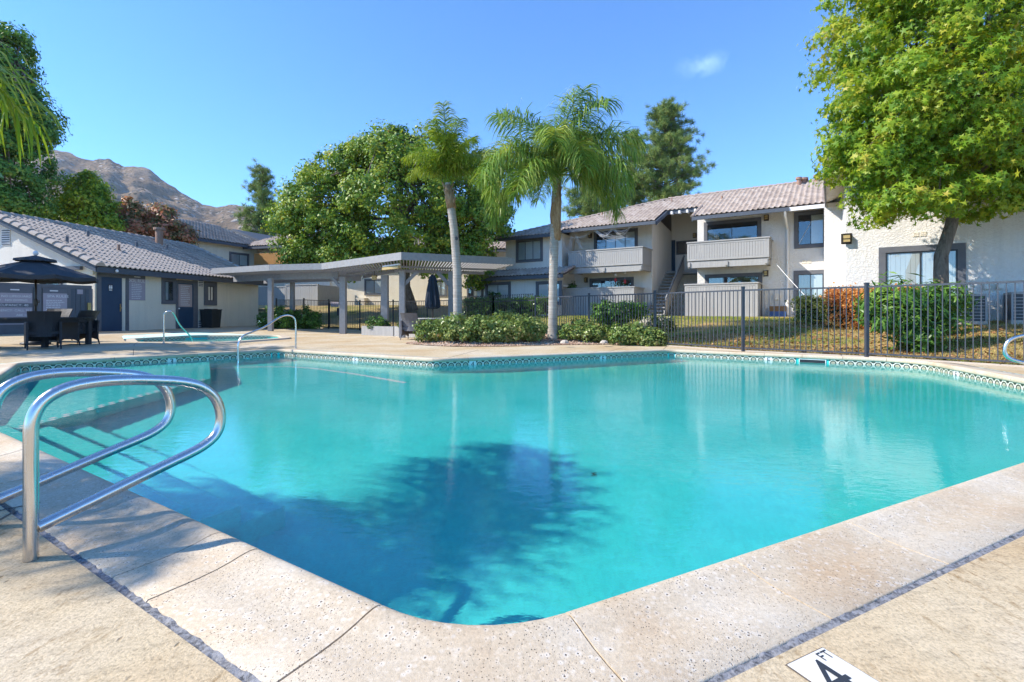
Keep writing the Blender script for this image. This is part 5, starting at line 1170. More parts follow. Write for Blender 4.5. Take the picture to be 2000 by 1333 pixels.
# the big sweetgum on the right
L = [lob(1790, 90, 12.4, 185, 130, 2.2), lob(1930, 60, 12.6, 190, 140, 2.3), lob(1775, 260, 12.0, 150, 105, 2.0), lob(1900, 300, 12.2, 180, 100, 2.1), lob(1700, 330, 11.9, 85, 60, 1.2), lob(2050, 260, 12.0, 160, 150, 2.2),
     lob(1800, 385, 11.7, 120, 50, 1.3), lob(1720, 410, 11.7, 50, 25, .6), lob(1930, 385, 12.1, 95, 50, 1.2), lob(1690, 30, 12.2, 70, 90, 1.1), lob(1850, -60, 12.6, 230, 100, 2.3), lob(1672, 205, 12.0, 60, 55, .9), lob(1650, 285, 12.0, 45, 24, .6), lob(1850, 180, 11.2, 150, 120, 1.4)]
b = Vector((10.55, 12.15, lawn(10.55, 12.15) - .1))
tr = [b, b + Vector((.05, .0, 1.0)), at(1838, 500, 12.2), at(1858, 440, 12.2), at(1868, 380, 12.2), at(1872, 250, 12.3), at(1885, 90, 12.4), at(1890, -60, 12.5)]
tree('sweetgum_tree', 'large bright green sweetgum tree leaning in front of the white gabled block', 'tree', b, L, tr, MT['lgreen'], MT['bark'], 1150, 66, .34, .145, 'star', shell=.35, limbs=60, r0=.175, flat=.6)
# the spreading dark tree in the middle
Y = 29.5
L = [lob(770, 400, Y, 165, 135, 4.5), lob(640, 430, Y, 105, 95, 3.2), lob(905, 400, Y + .5, 95, 130, 3.2), lob(770, 305, Y, 75, 55, 2.2), lob(690, 330, Y, 70, 50, 2.0), lob(585, 420, Y - .5, 55, 65, 1.8), lob(850, 300, Y, 60, 50, 1.8), lob(955, 420, Y, 50, 60, 1.6), lob(620, 345, Y, 40, 32, 1.2), lob(600, 490, Y - 1, 60, 35, 1.5), lob(700, 500, Y - 1, 90, 40, 1.8), lob(880, 505, Y, 100, 42, 2.0), lob(770, 265, Y, 28, 26, .8), lob(705, 290, Y, 24, 26, .7)]
b = Vector((-6.1, 30.2, 1.0))
tr = [b, at(793, 560, 30.1), at(792, 500, 30), at(788, 430, Y), at(778, 340, Y), at(772, 270, Y)]
tree('spreading_tree', 'broad dark green tree with a few reddening leaves behind the pergola', 'tree', b, L, tr, MT['dgreen'], MT['bark'], 1150, 120, .50, .17, 'leaf', shell=.40, limbs=60, r0=.3)
# left-hand trees beyond the pool house
Y = 27.5
L = [lob(-5, 130, Y, 50, 90, 2.4), lob(22, 80, Y, 26, 42, 1.2), lob(5, 240, Y, 78, 70, 2.6), lob(62, 225, Y, 34, 48, 1.4), lob(15, 330, Y, 72, 64, 2.2), lob(-90, 200, Y, 100, 180, 3.2), lob(40, 395, Y, 45, 36, 1.5), lob(-5, 410, Y, 50, 42, 1.8), lob(92, 252, Y, 18, 16, .6)]
b = Vector((-28.6, 28.0, .6)); tree('tall_tree', 'tall dark green tree at the far left above the pool house roof', 'tree', b, L, [b, at(-5, 450, 28), at(0, 250, Y), at(10, 80, Y)], MT['lefttree'], MT['bark'], 700, 110, .48, .17, 'leaf', shell=.45, limbs=50, r0=.3)
Y = 31
L = [lob(165, 395, Y, 48, 48, 1.5), lob(135, 425, Y, 35, 38, 1.2), lob(198, 415, Y, 28, 45, 1.0), lob(180, 365, Y, 22, 25, .8), lob(150, 450, Y, 60, 30, 1.5), lob(215, 445, Y, 18, 22, .7), lob(147, 365, Y, 14, 18, .5)]
b = at(170, 600, Y); tree('yellow_green_tree', 'medium yellow-green tree rising behind the pool house roof', 'tree', b, L, [b, at(168, 480, Y), at(165, 390, Y)], MT['ygreen'], MT['bark'], 240, 100, .42, .17, 'leaf', limbs=24, r0=.18)
Y = 33
for nm, L in (('bushy bronze-leaved tree left of the roof chimney', [lob(250, 440, Y, 45, 36, 1.3), lob(262, 412, Y, 22, 22, .7), lob(222, 445, Y, 28, 30, 1.0), lob(240, 470, Y, 45, 26, 1.2)]), ('bushy bronze-leaved tree rising behind the roof chimney', [lob(322, 450, Y + 1, 42, 36, 1.3), lob(314, 418, Y + 1, 22, 20, .7), lob(352, 468, Y + 1, 24, 24, .8), lob(300, 470, Y + 1, 40, 26, 1.2)])):
    b = at(L[0][0] / Y * FPX + 1000, 600, L[0][1]); tree('bronze_leaf_tree', nm, 'tree', b, L, [b, Vector((L[0][0], L[0][1], L[0][2] - 1)), Vector(L[1][:3])], MT['redleaf'], MT['bark'], 130, 85, .4, .19, 'leaf', group='bronze trees behind the pool house', limbs=16, r0=.14)
def pine(name, label, u, vtop, vbot, Y, wpx, n=26, per=70, seed=0, group='pine trees beyond the buildings'):
    r0 = np.random.default_rng(seed); top, bot = at(u, vtop, Y), at(u, vbot, Y); base = Vector((top.x, Y, .7)); t = thing(name, label, 'tree', base, group)
    H = top.z - bot.z; P = []; N = []; D = []; mb = MB(); mb.tube([base, Vector((top.x, Y, (top.z + base.z) / 2)), top], [.32, .2, .03], 8)
    for i in range(n):
        f = (i + .5) / n; z = bot.z + H * f; R_ = wpx / FPX * Y * (1 - f) ** .52 * r0.uniform(.65, 1.1) * (1 if f > .12 else .75) + .25
        for k in range(r0.integers(4, 7)):
            th = r0.uniform(0, 6.283); L_ = R_ * r0.uniform(.6, 1.05); d = np.array([math.cos(th), math.sin(th), r0.uniform(.02, .35)])
            e = np.array([top.x, Y, z]) + d * L_; mb.tube([(top.x, Y, z - .15), tuple(e)], [.05, .015], 5, False)
            m = int(2 + L_ * 1.9)
            for q in np.linspace(.28, 1.0, m):
                c = np.array([top.x, Y, z]) + d * L_ * q + r0.normal(size=3) * .22
                o = unit(r0.normal(size=(per, 3)) + d * .5 + np.array([0, 0, .45])); P.append(c + o * .26 * r0.uniform(.5, 1.2, (per, 1))); D.append(o); N.append(r0.normal(size=(per, 3)))
    P, N, D = map(np.concatenate, (P, N, D)); link('crown', leaf_mesh('crown', P - np.array(base), N, .36, 'needle', along=D, spin=.4), MT['pine'], t); part('trunk', mb, MT['bark'], t, True)
pine('pine_tree', 'slim bluish pine between the mountain and the spreading tree', 511, 328, 500, 50, 50, 30, 60, 1)
pine('pine_tree', 'round-topped pine rising behind the taller palm over the roof', 1162, 318, 455, 46, 84, 26, 60, 2)
pine('pine_tree', 'tallest dark pine standing over the apartment roof', 1300, 207, 410, 46, 92, 46, 66, 3)
pine('pine_tree', 'half-hidden pine between the two larger pines', 1238, 262, 430, 49, 50, 28, 56, 4)

# ------------------------------------------------------------------ palms
def frond_mesh(name, L, e0, droop, ll, seed, n=140, lw=.0135, wob=.1, plume=.38):
    r0 = np.random.default_rng(seed); m = 14; t = np.linspace(0, 1, m); ang = e0 - droop * t ** 1.25; dx = np.cos(ang); dz = np.sin(ang)
    X = np.concatenate([[0], np.cumsum((dx[1:] + dx[:-1]) / 2)]) * L / (m - 1); Zc = np.concatenate([[0], np.cumsum((dz[1:] + dz[:-1]) / 2)]) * L / (m - 1); Yc = wob * t ** 2 * L
    V = []; F = []
    for i in range(m):                    # midrib
        r = .028 * (1 - .88 * t[i]) + .003
        for k in range(4): a = math.pi / 2 * k; V.append((X[i] - math.sin(ang[i]) * r * math.sin(a), Yc[i] + r * math.cos(a), Zc[i] + math.cos(ang[i]) * r * math.sin(a)))
    for i in range(m - 1):
        for k in range(4): F.append((i * 4 + k, i * 4 + (k + 1) % 4, i * 4 + 4 + (k + 1) % 4, i * 4 + 4 + k))
    V = list(map(tuple, V))
    for i in range(n):
        tt = .14 + .86 * (i + r0.uniform(0, .8)) / n; x, y, z, a = (np.interp(tt, t, q) for q in (X, Yc, Zc, ang))
        T_ = np.array([math.cos(a), 0, math.sin(a)]); U_ = np.array([-math.sin(a), 0, math.cos(a)])
        l = ll * (.45 + .75 * math.sin(math.pi * min(1, .12 + .82 * tt))) * r0.uniform(.8, 1.15)
        for sg in (-1, 1):
            S_ = np.array([0, sg, 0.]); d = T_ * r0.uniform(.25, .75) + S_ * r0.uniform(.6, 1.0) + U_ * r0.normal() * plume; d /= np.linalg.norm(d)
            p0 = np.array([x, y, z]); p1 = p0 + d * l * .42; d2 = d + np.array([0, 0, -r0.uniform(.55, 1.1)]); d2 /= np.linalg.norm(d2); p2 = p1 + d2 * l * .34; d3 = d2 + np.array([0, 0, -r0.uniform(.5, 1.2)]); d3 /= np.linalg.norm(d3); p3 = p2 + d3 * l * .30
            w = np.cross(d, np.array([r0.normal() * .6, r0.normal() * .6, 1.])); w = w / np.linalg.norm(w) * lw; o = len(V)
            V += [tuple(p0 - w * .6), tuple(p0 + w * .6), tuple(p1 - w), tuple(p1 + w), tuple(p2 - w * .8), tuple(p2 + w * .8), tuple(p3 - w * .12), tuple(p3 + w * .12)]
            F += [(o, o + 1, o + 3, o + 2), (o + 2, o + 3, o + 5, o + 4), (o + 4, o + 5, o + 7, o + 6)]
    return npmesh(name, V, F)
def palm(name, label, base, trunk, radii, head, fronds, mat, husk=None, group='palm trees round the pool', LL=2.6, ll=.55, scar=None, lw=.0135):
    t = thing(name, label, 'palm tree', base, group); mb = MB(); 
    tp, tr_ = [], []
    for (a_, ra_), (b_, rb_) in zip(zip(trunk[:-1], radii[:-1]), zip(trunk[1:], radii[1:])):
        m_ = max(1, int((Vector(b_) - Vector(a_)).length / .07))
        for i_ in range(m_): tp.append(Vector(a_).lerp(Vector(b_), i_ / m_)); tr_.append((ra_ + (rb_ - ra_) * i_ / m_) * (1 + random.uniform(-.02, .02) + (.025 if len(tp) % 2 else -.02)))
    tp.append(Vector(trunk[-1])); tr_.append(radii[-1])
    mb.tube(tp, tr_, 14); part('trunk', mb, MT['palmbark'], t, True)
    if husk:
        mb = MB(); mb.tube(husk[0], husk[1], 12); part('fibre_husk', mb, MT['husk'], t, True)
        hm = MB()
        for _ in range(26):               # cut leaf bases
            k = random.uniform(0, 1); q = Vector(husk[0][0]).lerp(Vector(husk[0][-1]), k); th = random.uniform(0, 6.28); r = husk[1][0] * .9
            hm.tube([q + Vector((math.cos(th) * r * .7, math.sin(th) * r * .7, -.05)), q + Vector((math.cos(th) * r * 1.25, math.sin(th) * r * 1.25, .12))], [.035, .02], 5)
        part('leaf_base', hm, MT['husk'], t)
    if scar:
        mb = MB(); mb.lathe((0, 0, 0), [(.03, -.01), (.07, -.004), (.07, .004), (.03, .01)], 10)
        c = Vector(scar[0]); R_ = Matrix.Rotation(math.pi / 2, 3, 'X'); mb.v = [tuple(c + R_ @ (Vector(q)) * scar[1]) for q in mb.v]; part('trunk_hollow', mb, MT['ink'], t)
    cache = {}
    for i, (az, e0, dr, s) in enumerate(fronds):
        k = (round(e0, 1), round(dr, 1), i % 4)
        if k not in cache: cache[k] = frond_mesh('frond', LL, RAD(e0), RAD(dr), ll, i + int(base[0] * 7) % 97 + 50, wob=random.uniform(-.08, .08), lw=lw)
        a = RAD(az); M_ = Matrix.Translation(Vector(head)) @ Matrix.Rotation(a, 4, 'Z') @ Matrix.Scale(s, 4); inst('frond', cache[k], mat, t, M_)
    return t
# the taller palm: azimuths in degrees, 0 = to the right, 90 = away from the camera
bz = lambda x, y: float(mound_h([(x, y)])[0])
Y = 15.0; c = at(1080, 650, Y); b = Vector((c.x, Y, bz(c.x, Y) - .05)); hd = at(1088, 342, Y)
palm('palm_tree', 'taller queen palm with wide drooping fronds on the planting mound', b, [b, at(1079, 640, Y), at(1080, 560, Y), at(1083, 450, Y), at(1086, 400, Y), hd], [.19, .135, .125, .135, .15, .11], hd,
     [(178, 52, 128, 1.02), (200, 30, 120, 1.0), (160, 66, 118, 1.05), (232, 20, 100, .92), (262, 64, 130, 1.0), (290, 50, 135, .95), (335, 62, 120, 1.02), (0, 68, 110, 1.12), (12, 40, 122, .98), (35, 58, 125, 1.0), (70, 62, 115, 1.0), (100, 78, 70, 1.0), (130, 50, 125, 1.0), (216, 70, 96, 1.05), (310, 76, 92, 1.05), (188, 8, 84, .78), (350, 24, 110, .85), (244, -6, 66, .7), (172, 2, 80, .95), (12, 6, 82, .88), (285, 82, 84, 1.0), (60, 80, 90, 1.05), (206, 44, 122, 1.08), (326, 40, 124, 1.0)], MT['palm'],
     ([at(1086, 470, Y), at(1085, 420, Y), at(1087, 395, Y), at(1088, 352, Y)], [.14, .175, .155, .115]), LL=2.85, ll=.80)
Y = 15.6; c = at(889, 640, Y); b = Vector((c.x, Y, bz(c.x, Y) - .05)); hd = at(874, 358, Y)
palm('palm_tree', 'shorter queen palm with a narrow upright head beside the pergola', b, [b, at(894, 610, Y), at(893, 530, Y), at(887, 450, Y), at(880, 400, Y), hd], [.19, .145, .14, .13, .13, .09], hd,
     [(268, 86, 30, .98), (150, 78, 92, .85), (25, 76, 100, .92), (215, 66, 105, .72), (330, 70, 112, .72), (90, 80, 85, .9), (180, 58, 118, .62), (0, 55, 122, .66), (250, 80, 60, .85), (290, 80, 62, .88), (40, 82, 60, .9)], MT['palmlight'], ([at(882, 408, Y), at(878, 385, Y), at(874, 362, Y)], [.15, .145, .10]), LL=2.42, ll=.60, scar=(at(891, 466, Y - .125), .8))
# palms just outside the left of the frame: their fronds and their shade reach into it
b = Vector((-6.95, 1.4, 0)); hd = Vector((-6.8, 1.5, 2.95))
palm('palm_tree', 'near queen palm whose fronds hang in at the upper left corner', b, [b, b.lerp(hd, .5), hd], [.2, .15, .13], hd, [(47, 36, 80, 1.16), (51, 28, 78, 1.20), (49, 20, 62, 1.14), (51, 30, 76, 1.34), (50, 40, 88, 1.33),  (8, 30, 118, .42), (345, 36, 118, .42), (315, 30, 112, .42), (270, 34, 118, .42), (225, 28, 112, .42), (180, 32, 118, .42), (135, 30, 112, .42), (90, 34, 118, .45)], MT['palmlight'], ([hd - Vector((0, 0, .9)), hd - Vector((0, 0, .1))], [.17, .13]), LL=3.1, ll=.62, lw=.008)
b = Vector((-8.5, 1.7, 0)); hd = Vector((-8.4, 1.65, 4.2))
palm('palm_tree', 'low queen palm left of the near pool corner', b, [b, b.lerp(hd, .5), hd], [.2, .15, .13], hd, [(20 + 40 * i, 40 + 25 * (i % 3) * .6, 112, .68) for i in range(9)], MT['palm'], None, LL=2.6, ll=.6)
Y = 11
L = [(-16.2, 11.2, 5.6, 1.6, 1.5, 1.3), (-15.2, 12.6, 5.0, 1.3, 1.4, 1.0), (-17.5, 10.5, 5.0, 1.4, 1.4, 1.2), (-14.6, 11.6, 6.2, 1.0, 1.0, .8)]
b = Vector((-16.5, 11.3, .05)); tree('shade_tree', 'open-crowned tree standing left of the patio table', 'tree', b, L, [b, b + Vector((.1, 0, 2.4)), b + Vector((.3, 0, 5))], MT['lefttree'], MT['bark'], 90, 40, .5, .2, 'leaf', limbs=14, r0=.14)

# ------------------------------------------------------------------ shrubs and hedges
def shrub(name, label, c, r, mat, group, kind='leaf', size=.085, n=60, per=36, lobes=None, rc=.16, cat='shrub', shell=.55, along=False):
    b = (c[0], c[1], c[2]); t = thing(name, label, cat, b, group)
    L = lobes or [(c[0], c[1], c[2] + r[2] * .85, r[0], r[1], r[2]), (c[0] - r[0] * .45, c[1] - r[1] * .3, c[2] + r[2] * .6, r[0] * .62, r[1] * .62, r[2] * .7), (c[0] + r[0] * .45, c[1] - r[1] * .2, c[2] + r[2] * .62, r[0] * .62, r[1] * .62, r[2] * .72)]
    P, N, C = crown_points(L, n, per, rc, shell); m = P[:, 2] > c[2] - .02; P, N = P[m], N[m]
    D = None
    if along: D = unit(P - np.repeat(C, per, 0)[m] + np.array([0, 0, .12]))
    link('foliage', leaf_mesh('foliage', P - np.array(b), N, size, kind, along=D), MT[mat], t)
    mb = MB()
    for i in rng.choice(len(C), min(10, len(C)), replace=False): mb.tube([(c[0] + random.uniform(-.1, .1) * r[0], c[1], c[2] - .02), Vector(C[i]).lerp(Vector(b), .35), tuple(C[i])], [.018, .012, .005], 5)
    part('stem', mb, MT['bark'], t); return t
for x, y, rx, rz, lb in ((-2.35, 14.75, .55, .36, 'leftmost low shrub of the mound, beside the grey patio chair'), (-1.5, 14.35, .60, .40, 'low rounded shrub just left of the shorter palm trunk'), (-.95, 14.15, .5, .38, 'low rounded shrub in front of the shorter palm trunk'), (-.15, 14.3, .62, .42, 'front shrub midway between the two palm trunks'), (.45, 14.6, .5, .36, 'low shrub just left of the taller palm trunk'), (-1.9, 16.0, .65, .36, 'shrub behind the shorter palm on the mound'), (-.5, 15.9, .75, .38, 'rear shrub between the palms near the fence'), (.5, 16.4, .6, .32, 'rear shrub against the fence behind the taller palm'), (2.05, 15.0, .55, .32, 'low shrub right of the taller palm trunk'), (2.55, 14.75, .42, .28, 'smallest shrub on the right of the mound'), (3.45, 14.15, .62, .36, 'wide shrub at the right tip of the mound by the fence post'), (3.95, 13.85, .34, .26, 'low shrub growing round the fence post at the mound tip')):
    shrub('hawthorn_shrub', lb, (x, y, bz(x, y)), (rx, rx * .85, rz), 'hedge', 'low shrubs on the planting mound', size=.075, n=int(95 * rx / .5), per=34, rc=.13)
c = gl(1205, 648); shrub('boxwood_shrub', 'rounded dark green shrub just beyond the fence in front of the patio wall', (c.x, c.y, c.z), (.95, .7, .55), 'boxleaf', 'shrubs beyond the fence', size=.09, n=170, per=40, rc=.17, lobes=[(c.x, c.y, c.z + .75, .85, .65, .42), (c.x - .55, c.y, c.z + .7, .5, .5, .42), (c.x + .6, c.y, c.z + .75, .5, .5, .36), (c.x - .1, c.y, c.z + .35, .5, .45, .35)])
c = gl(1288, 632); shrub('boxwood_shrub', 'small yellowish shrub at the foot of the outside stair', (c.x, c.y, c.z), (.5, .4, .35), 'olive', 'shrubs beyond the fence', size=.08, n=50, per=34)
c = Vector((8.95, 11.0, lawn(8.95, 11.0))); shrub('oleander_bush', 'tall oleander bush with long leaves pressing through the fence', tuple(c), (1.1, .7, .7), 'oleander', None, 'lance', .21, 170, 44, [(c.x - .1, c.y, c.z + 1.05, .95, .6, .45), (c.x - .65, c.y - .1, c.z + .85, .5, .5, .5), (c.x + .7, c.y, c.z + .95, .6, .5, .45), (c.x - .15, c.y - .35, c.z + .42, .42, .35, .45), (c.x + .3, c.y, c.z + .65, .6, .5, .4), (c.x - .1, c.y - .45, c.z + .15, .25, .2, .22)], .24, 'bush', .35, True)
def hedge(name, label, p0, p1, h, w, mat, n, per=34, size=.07, group='clipped hedges along the buildings'):
    p0, p1 = Vector(p0), Vector(p1); L_ = (p1 - p0).length; d = (p1 - p0).normalized(); k = Vector((-d.y, d.x, 0)); b = p0.lerp(p1, .5); t = thing(name, label, 'hedge', b, group)
    N_ = n * per; s = rng.uniform(0, L_, n); face = rng.integers(0, 3, n); q = rng.uniform(-w / 2, w / 2, n); z = rng.uniform(0.03, h, n); q = np.where(face == 0, -w / 2, np.where(face == 1, w / 2, q)); z = np.where(face == 2, h, z)
    C = np.array(p0)[None] + s[:, None] * np.array(d) + q[:, None] * np.array(k); C[:, 2] = p0.z + (p1.z - p0.z) * s / L_ + z
    off = rng.normal(size=(n, per, 3)) * .09; P = (C[:, None] + off).reshape(-1, 3); N = rng.normal(size=P.shape) + np.array([0, 0, .5]) + np.repeat(np.where(face == 0, -1., 1.), per)[:, None] * np.array(k) * .5
    link('foliage', leaf_mesh('foliage', P - np.array(b), N, size), MT[mat], t); mb = MB()
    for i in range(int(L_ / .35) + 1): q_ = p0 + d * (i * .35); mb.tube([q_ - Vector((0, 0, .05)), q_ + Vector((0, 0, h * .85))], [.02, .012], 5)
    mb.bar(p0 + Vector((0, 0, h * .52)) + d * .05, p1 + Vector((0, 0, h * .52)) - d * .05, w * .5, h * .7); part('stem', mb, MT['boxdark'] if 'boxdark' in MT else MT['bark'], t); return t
def lz(p): return Vector((p.x, p.y, lawn(p.x, p.y)))
q = RF.P; 
def hp(u, Y): x = (u - 1000) / FPX * Y; return Vector((x, Y, lawn(x, Y)))
hedge('clipped_hedge', 'short yellow-green clipped hedge left of the copper hedge', hp(1556, 16.0), hp(1622, 15.2), .70, .55, 'olive', 110)
hedge('clipped_hedge', 'copper-red clipped hedge against the white block', hp(1618, 14.7), hp(1790, 13.2), 1.0, .6, 'redhedge', 330, size=.065)
hedge('clipped_hedge', 'dark clipped hedge under the lower left apartment windows', hp(975, 27.5), hp(1068, 26.3), .95, .8, 'boxleaf', 190, size=.1)
hedge('clipped_hedge', 'dark clipped hedge behind the fence left of the shorter palm', hp(905, 27.6), hp(955, 27.4), 1.05, .9, 'boxleaf', 120, size=.1)
c = hp(962, 29.6); shrub('feathery_shrub', 'feathery green shrub standing taller than the hedge by the window', tuple(c), (.7, .6, .75), 'boxleaf', 'shrubs beyond the fence', 'lance', .3, 60, 40)
for x, y, r, h, lb, mt_ in ((-11.75, 24.6, .75, .62, 'large dark shrub at the corner of the pool house', 'boxleaf'), (-10.55, 25.2, .65, .60, 'large shrub with pale new leaves between the pergola posts', 'boxleaf')):
    shrub('corner_shrub', lb, (x, y, deck_g(x, y)), (r * 1.15, r, h), mt_, 'shrubs by the pool house corner', size=.1, n=120, per=40)
c = gp(606, 642, .03); shrub('boxwood_shrub', 'small clipped shrub left of the pool gate', (c.x, 25.6, .05), (.6, .45, .28), 'boxleaf', 'shrubs beyond the fence', size=.08, n=70, per=36)
c = at(960, 560, 33); b = Vector((-3.6, 31.5, .9)); tree('young_tree', 'thin young tree seen between the pergola and the apartment wing', 'tree', b, [(-2.4, 31.5, 2.9, .75, .7, .5), (-1.4, 31.4, 3.2, .6, .6, .4)], [b + Vector((1.6, 0, 0)), b + Vector((1.7, 0, 1.2)), b + Vector((1.7, 0, 2.0))], MT['dgreen'], MT['bark'], 40, 40, .3, .18, 'leaf', limbs=8, r0=.12)
# planter boxes under the pergola
for i, (u0, u1, v0, Y, lb) in enumerate(((706, 768, 640, 20.2, 'long grey planter box under the pergola with a dark shrub'), (770, 812, 641, 19.3, 'smaller grey planter box half hidden by the patio chair'))):
    a, b_ = at(u0, v0, Y), at(u1, v0, Y - .9); t = thing('planter_box', lb, 'planter', Vector((a.x, a.y, 0)).lerp(Vector((b_.x, b_.y, 0)), .5), 'planter boxes under the pergola'); fr = Fr((a.x, a.y), (b_.x - a.x, b_.y - a.y)); W_ = (b_ - a).xy.length
    for (s0, s1, p0, p1) in ((0, W_, -.03, 0), (0, W_, -.55, -.52), (0, .03, -.52, -.03), (W_ - .03, W_, -.52, -.03)): mb = MB(); fr.box(mb, s0, s1, p0, p1, 0, .38); part('side_panel', mb, MT['siding'], t)
    mb = MB(); fr.box(mb, .03, W_ - .03, -.52, -.03, .0, .32); part('soil', mb, MT['soil'], t)
    c = fr.P(W_ * .4, -.28, .3); shrub('planter_shrub', ('dark shrub growing in the long planter box', 'leafy shrub growing in the smaller planter box')[i], tuple(c), (W_ * .3, .24, .26), 'boxleaf', 'shrubs in the planter boxes', size=.07, n=40, per=34, rc=.1)

# ------------------------------------------------------------------ pool rails
def rail_tube(name, label, pts, r, base, group, flanges, extra=None):
    # smooth the listed points, then sweep the tube
    P = [Vector(p) for p in pts]
    for _ in range(3):
        Q = [P[0]]
        for a, b in zip(P[:-1], P[1:]): Q += [a.lerp(b, .25), a.lerp(b, .75)]
        P = Q + [P[-1]]
    t = thing(name, label, 'handrail', base, group); mb = MB(); mb.tube(P, r, 18); part('tube', mb, MT['steel'], t, True)
    for p in flanges: mb = MB(); mb.lathe(tuple(p), [(r * 1.75, -.004), (r * 1.75, .008), (r * 1.3, .014), (r * 1.02, .016)], 20); part('flange', mb, MT['steel'], t, True)
    return t
rdir = Vector((.534, .846, 0)); RAILP = [(0, 0), (0, .12), (0, .3), (0, .45), (.0, .53), (.03, .605), (.10, .648), (.20, .660), (.305, .655), (.42, .640), (.53, .620), (.62, .585), (.685, .515), (.708, .42), (.69, .34), (.63, .295), (.55, .268), (.4635, .245), (.3, .198), (.15, .155), (.02, .118)]
def fig4(base, d, name, label, group): 
    pts = [base + d * r + Vector((0, 0, z)) for r, z in RAILP]; rail_tube(name, label, pts, .0235, base, group, [])
G1 = Vector((-1.845, 1.885, 0)); fig4(G1, rdir, 'grab_rail', 'nearest curved steel grab rail, its post on the deck at lower left', 'curved grab rails at the near pool edge')
G2 = G1 + Vector((-.846, .534, 0)) * .53; fig4(G2, rdir, 'grab_rail', 'second curved steel grab rail, just behind the nearest one', 'curved grab rails at the near pool edge')
fig4(Vector((7.52, 6.63, 0)), Vector((-.957, .29, 0)), 'grab_rail', 'curved steel grab rail at the right edge of the photo', 'curved grab rails at the right pool edge')
p1 = gp(578, 681, 0); p2 = at(465, 690, 11.4); rail_tube('pool_handrail', 'steel handrail running down into the far left corner of the pool', [p1, p1 + Vector((0, 0, .3)), p1 + Vector((0, 0, .62)), p1 + Vector((-.02, -.02, .80)), p1 + Vector((-.12, -.12, .88)), p1 + Vector((-.28, -.28, .84))] + [p1.lerp(p2, k) * 1 + Vector((0, 0, .86 - .50 * k - p1.lerp(p2, k).z)) for k in (.55, .8, .93)] + [Vector((p2.x, p2.y, .24)), Vector((p2.x, p2.y, .0)), Vector((p2.x, p2.y, -.7))], .022, p1, None, [p1])
p1 = gp(320, 671, .03); p2 = gp(375, 668, -.05); top = 1.0; rail_tube('spa_handrail', 'steel handrail standing at the edge of the spa', [p1, p1 + Vector((0, 0, .4)), p1 + Vector((0, 0, .80)), p1 + Vector((.03, 0, .9)), p1 + Vector((.12, .02, .95)), p1 + Vector((.24, .05, .93))] + [p1.lerp(p2, k) + Vector((0, 0, 1.0 - .86 * k)) for k in (.5, .75, .96)] + [Vector((p2.x + .05, p2.y, -.1)), Vector((p2.x + .05, p2.y, -.4))], .022, p1, None, [p1])

# ------------------------------------------------------------------ patio furniture
def wicker_chair(label, p, rz, mat='wicker', group='black wicker armchairs round the patio table'):
    t = thing('wicker_chair', label, 'chair', p, group); Rm = Matrix.Rotation(rz, 4, 'Z'); o = Vector(p)
    def put(name, mb, sm=False): mb.v = [tuple(o + (Rm @ Vector(v))) for v in mb.v]; part(name, mb, MT[mat], t, sm)
    def slabq(a, b, th):                   # sheet between two 4-point rows
        pass
    # local axes: +y faces forward; seat .44 high, back at y = -.27
    mb = MB(); mb.box(-.27, .27, -.24, .28, .36, .43); put('seat', mb)
    mb = MB(); n = 8; v = []; f = []
    for i in range(n):
        k = i / (n - 1); z = .30 + .62 * k; y = -.24 - .14 * k - .06 * math.sin(math.pi * k) * -1 - .05 * k * k; w = .25 + .055 * k
        for x, dy in ((-w, .05), (-w * .5, -.005), (0, -.02), (w * .5, -.005), (w, .05)): v.append((x, y + dy, z))
    for i in range(n):
        for j in range(5): x, y, z = v[i * 5 + j]; v.append((x, y + .035, z))
    for s in (0, n * 5):
        for i in range(n - 1):
            for j in range(4): q = (s + i * 5 + j, s + i * 5 + j + 1, s + i * 5 + 6 + j, s + i * 5 + 5 + j); f.append(q if s == 0 else q[::-1])
    rim = [j for j in range(5)] + [i * 5 + 4 for i in range(1, n)] + [(n - 1) * 5 + j for j in (3, 2, 1, 0)] + [i * 5 for i in range(n - 2, 0, -1)]
    for a, b in zip(rim, rim[1:] + rim[:1]): f.append((b, a, a + n * 5, b + n * 5))
    mb.quadset(v, f); put('backrest', mb)
    for sg in (-1, 1):
        x0, x1 = sorted((sg * .27, sg * .315)); mb = MB()
        prof = [(-.30, .12), (-.16, .16), (.10, .16), (.25, .10), (.30, .10), (.30, .62), (.27, .655), (-.33, .655), (-.30, .45)]; m = len(prof)
        mb.v = [(x, y, z) for x in (x0, x1) for y, z in prof]; mb.f = [tuple(range(m)), tuple(range(m, 2 * m))[::-1]] + [(i, (i + 1) % m, m + (i + 1) % m, m + i) for i in range(m)]; put('armrest', mb)
        for y0, y1 in ((.275, .285), (-.285, -.34)): mb = MB(); mb.tube([(sg * .29, y0, .2), (sg * .295, y1, 0)], [.022, .015], 8); put('leg', mb)
    mb = MB(); mb.box(-.27, .27, .265, .30, .18, .40); put('front_panel', mb)
    return t
dk = lambda x, y: Vector((x, y, deck_g(x, y)))
TC = dk(-12.1, 12.7)
t = thing('patio_table', 'black square patio table under the open umbrella', 'table', TC); mb = MB(); mb.box(TC.x - .72, TC.x + .72, TC.y - .72, TC.y + .72, TC.z + .70, TC.z + .735); part('tabletop', mb, MT['wicker'], t)
mb = MB(); mb.box(TC.x - .64, TC.x + .64, TC.y - .64, TC.y + .64, TC.z + .60, TC.z + .70); part('apron', mb, MT['wicker'], t)
for sx in (-1, 1):
    for sy in (-1, 1): mb = MB(); x, y = TC.x + sx * .62, TC.y + sy * .62; mb.box(x - .05, x + .05, y - .05, y + .05, TC.z, TC.z + .62); part('leg', mb, MT['wicker'], t)
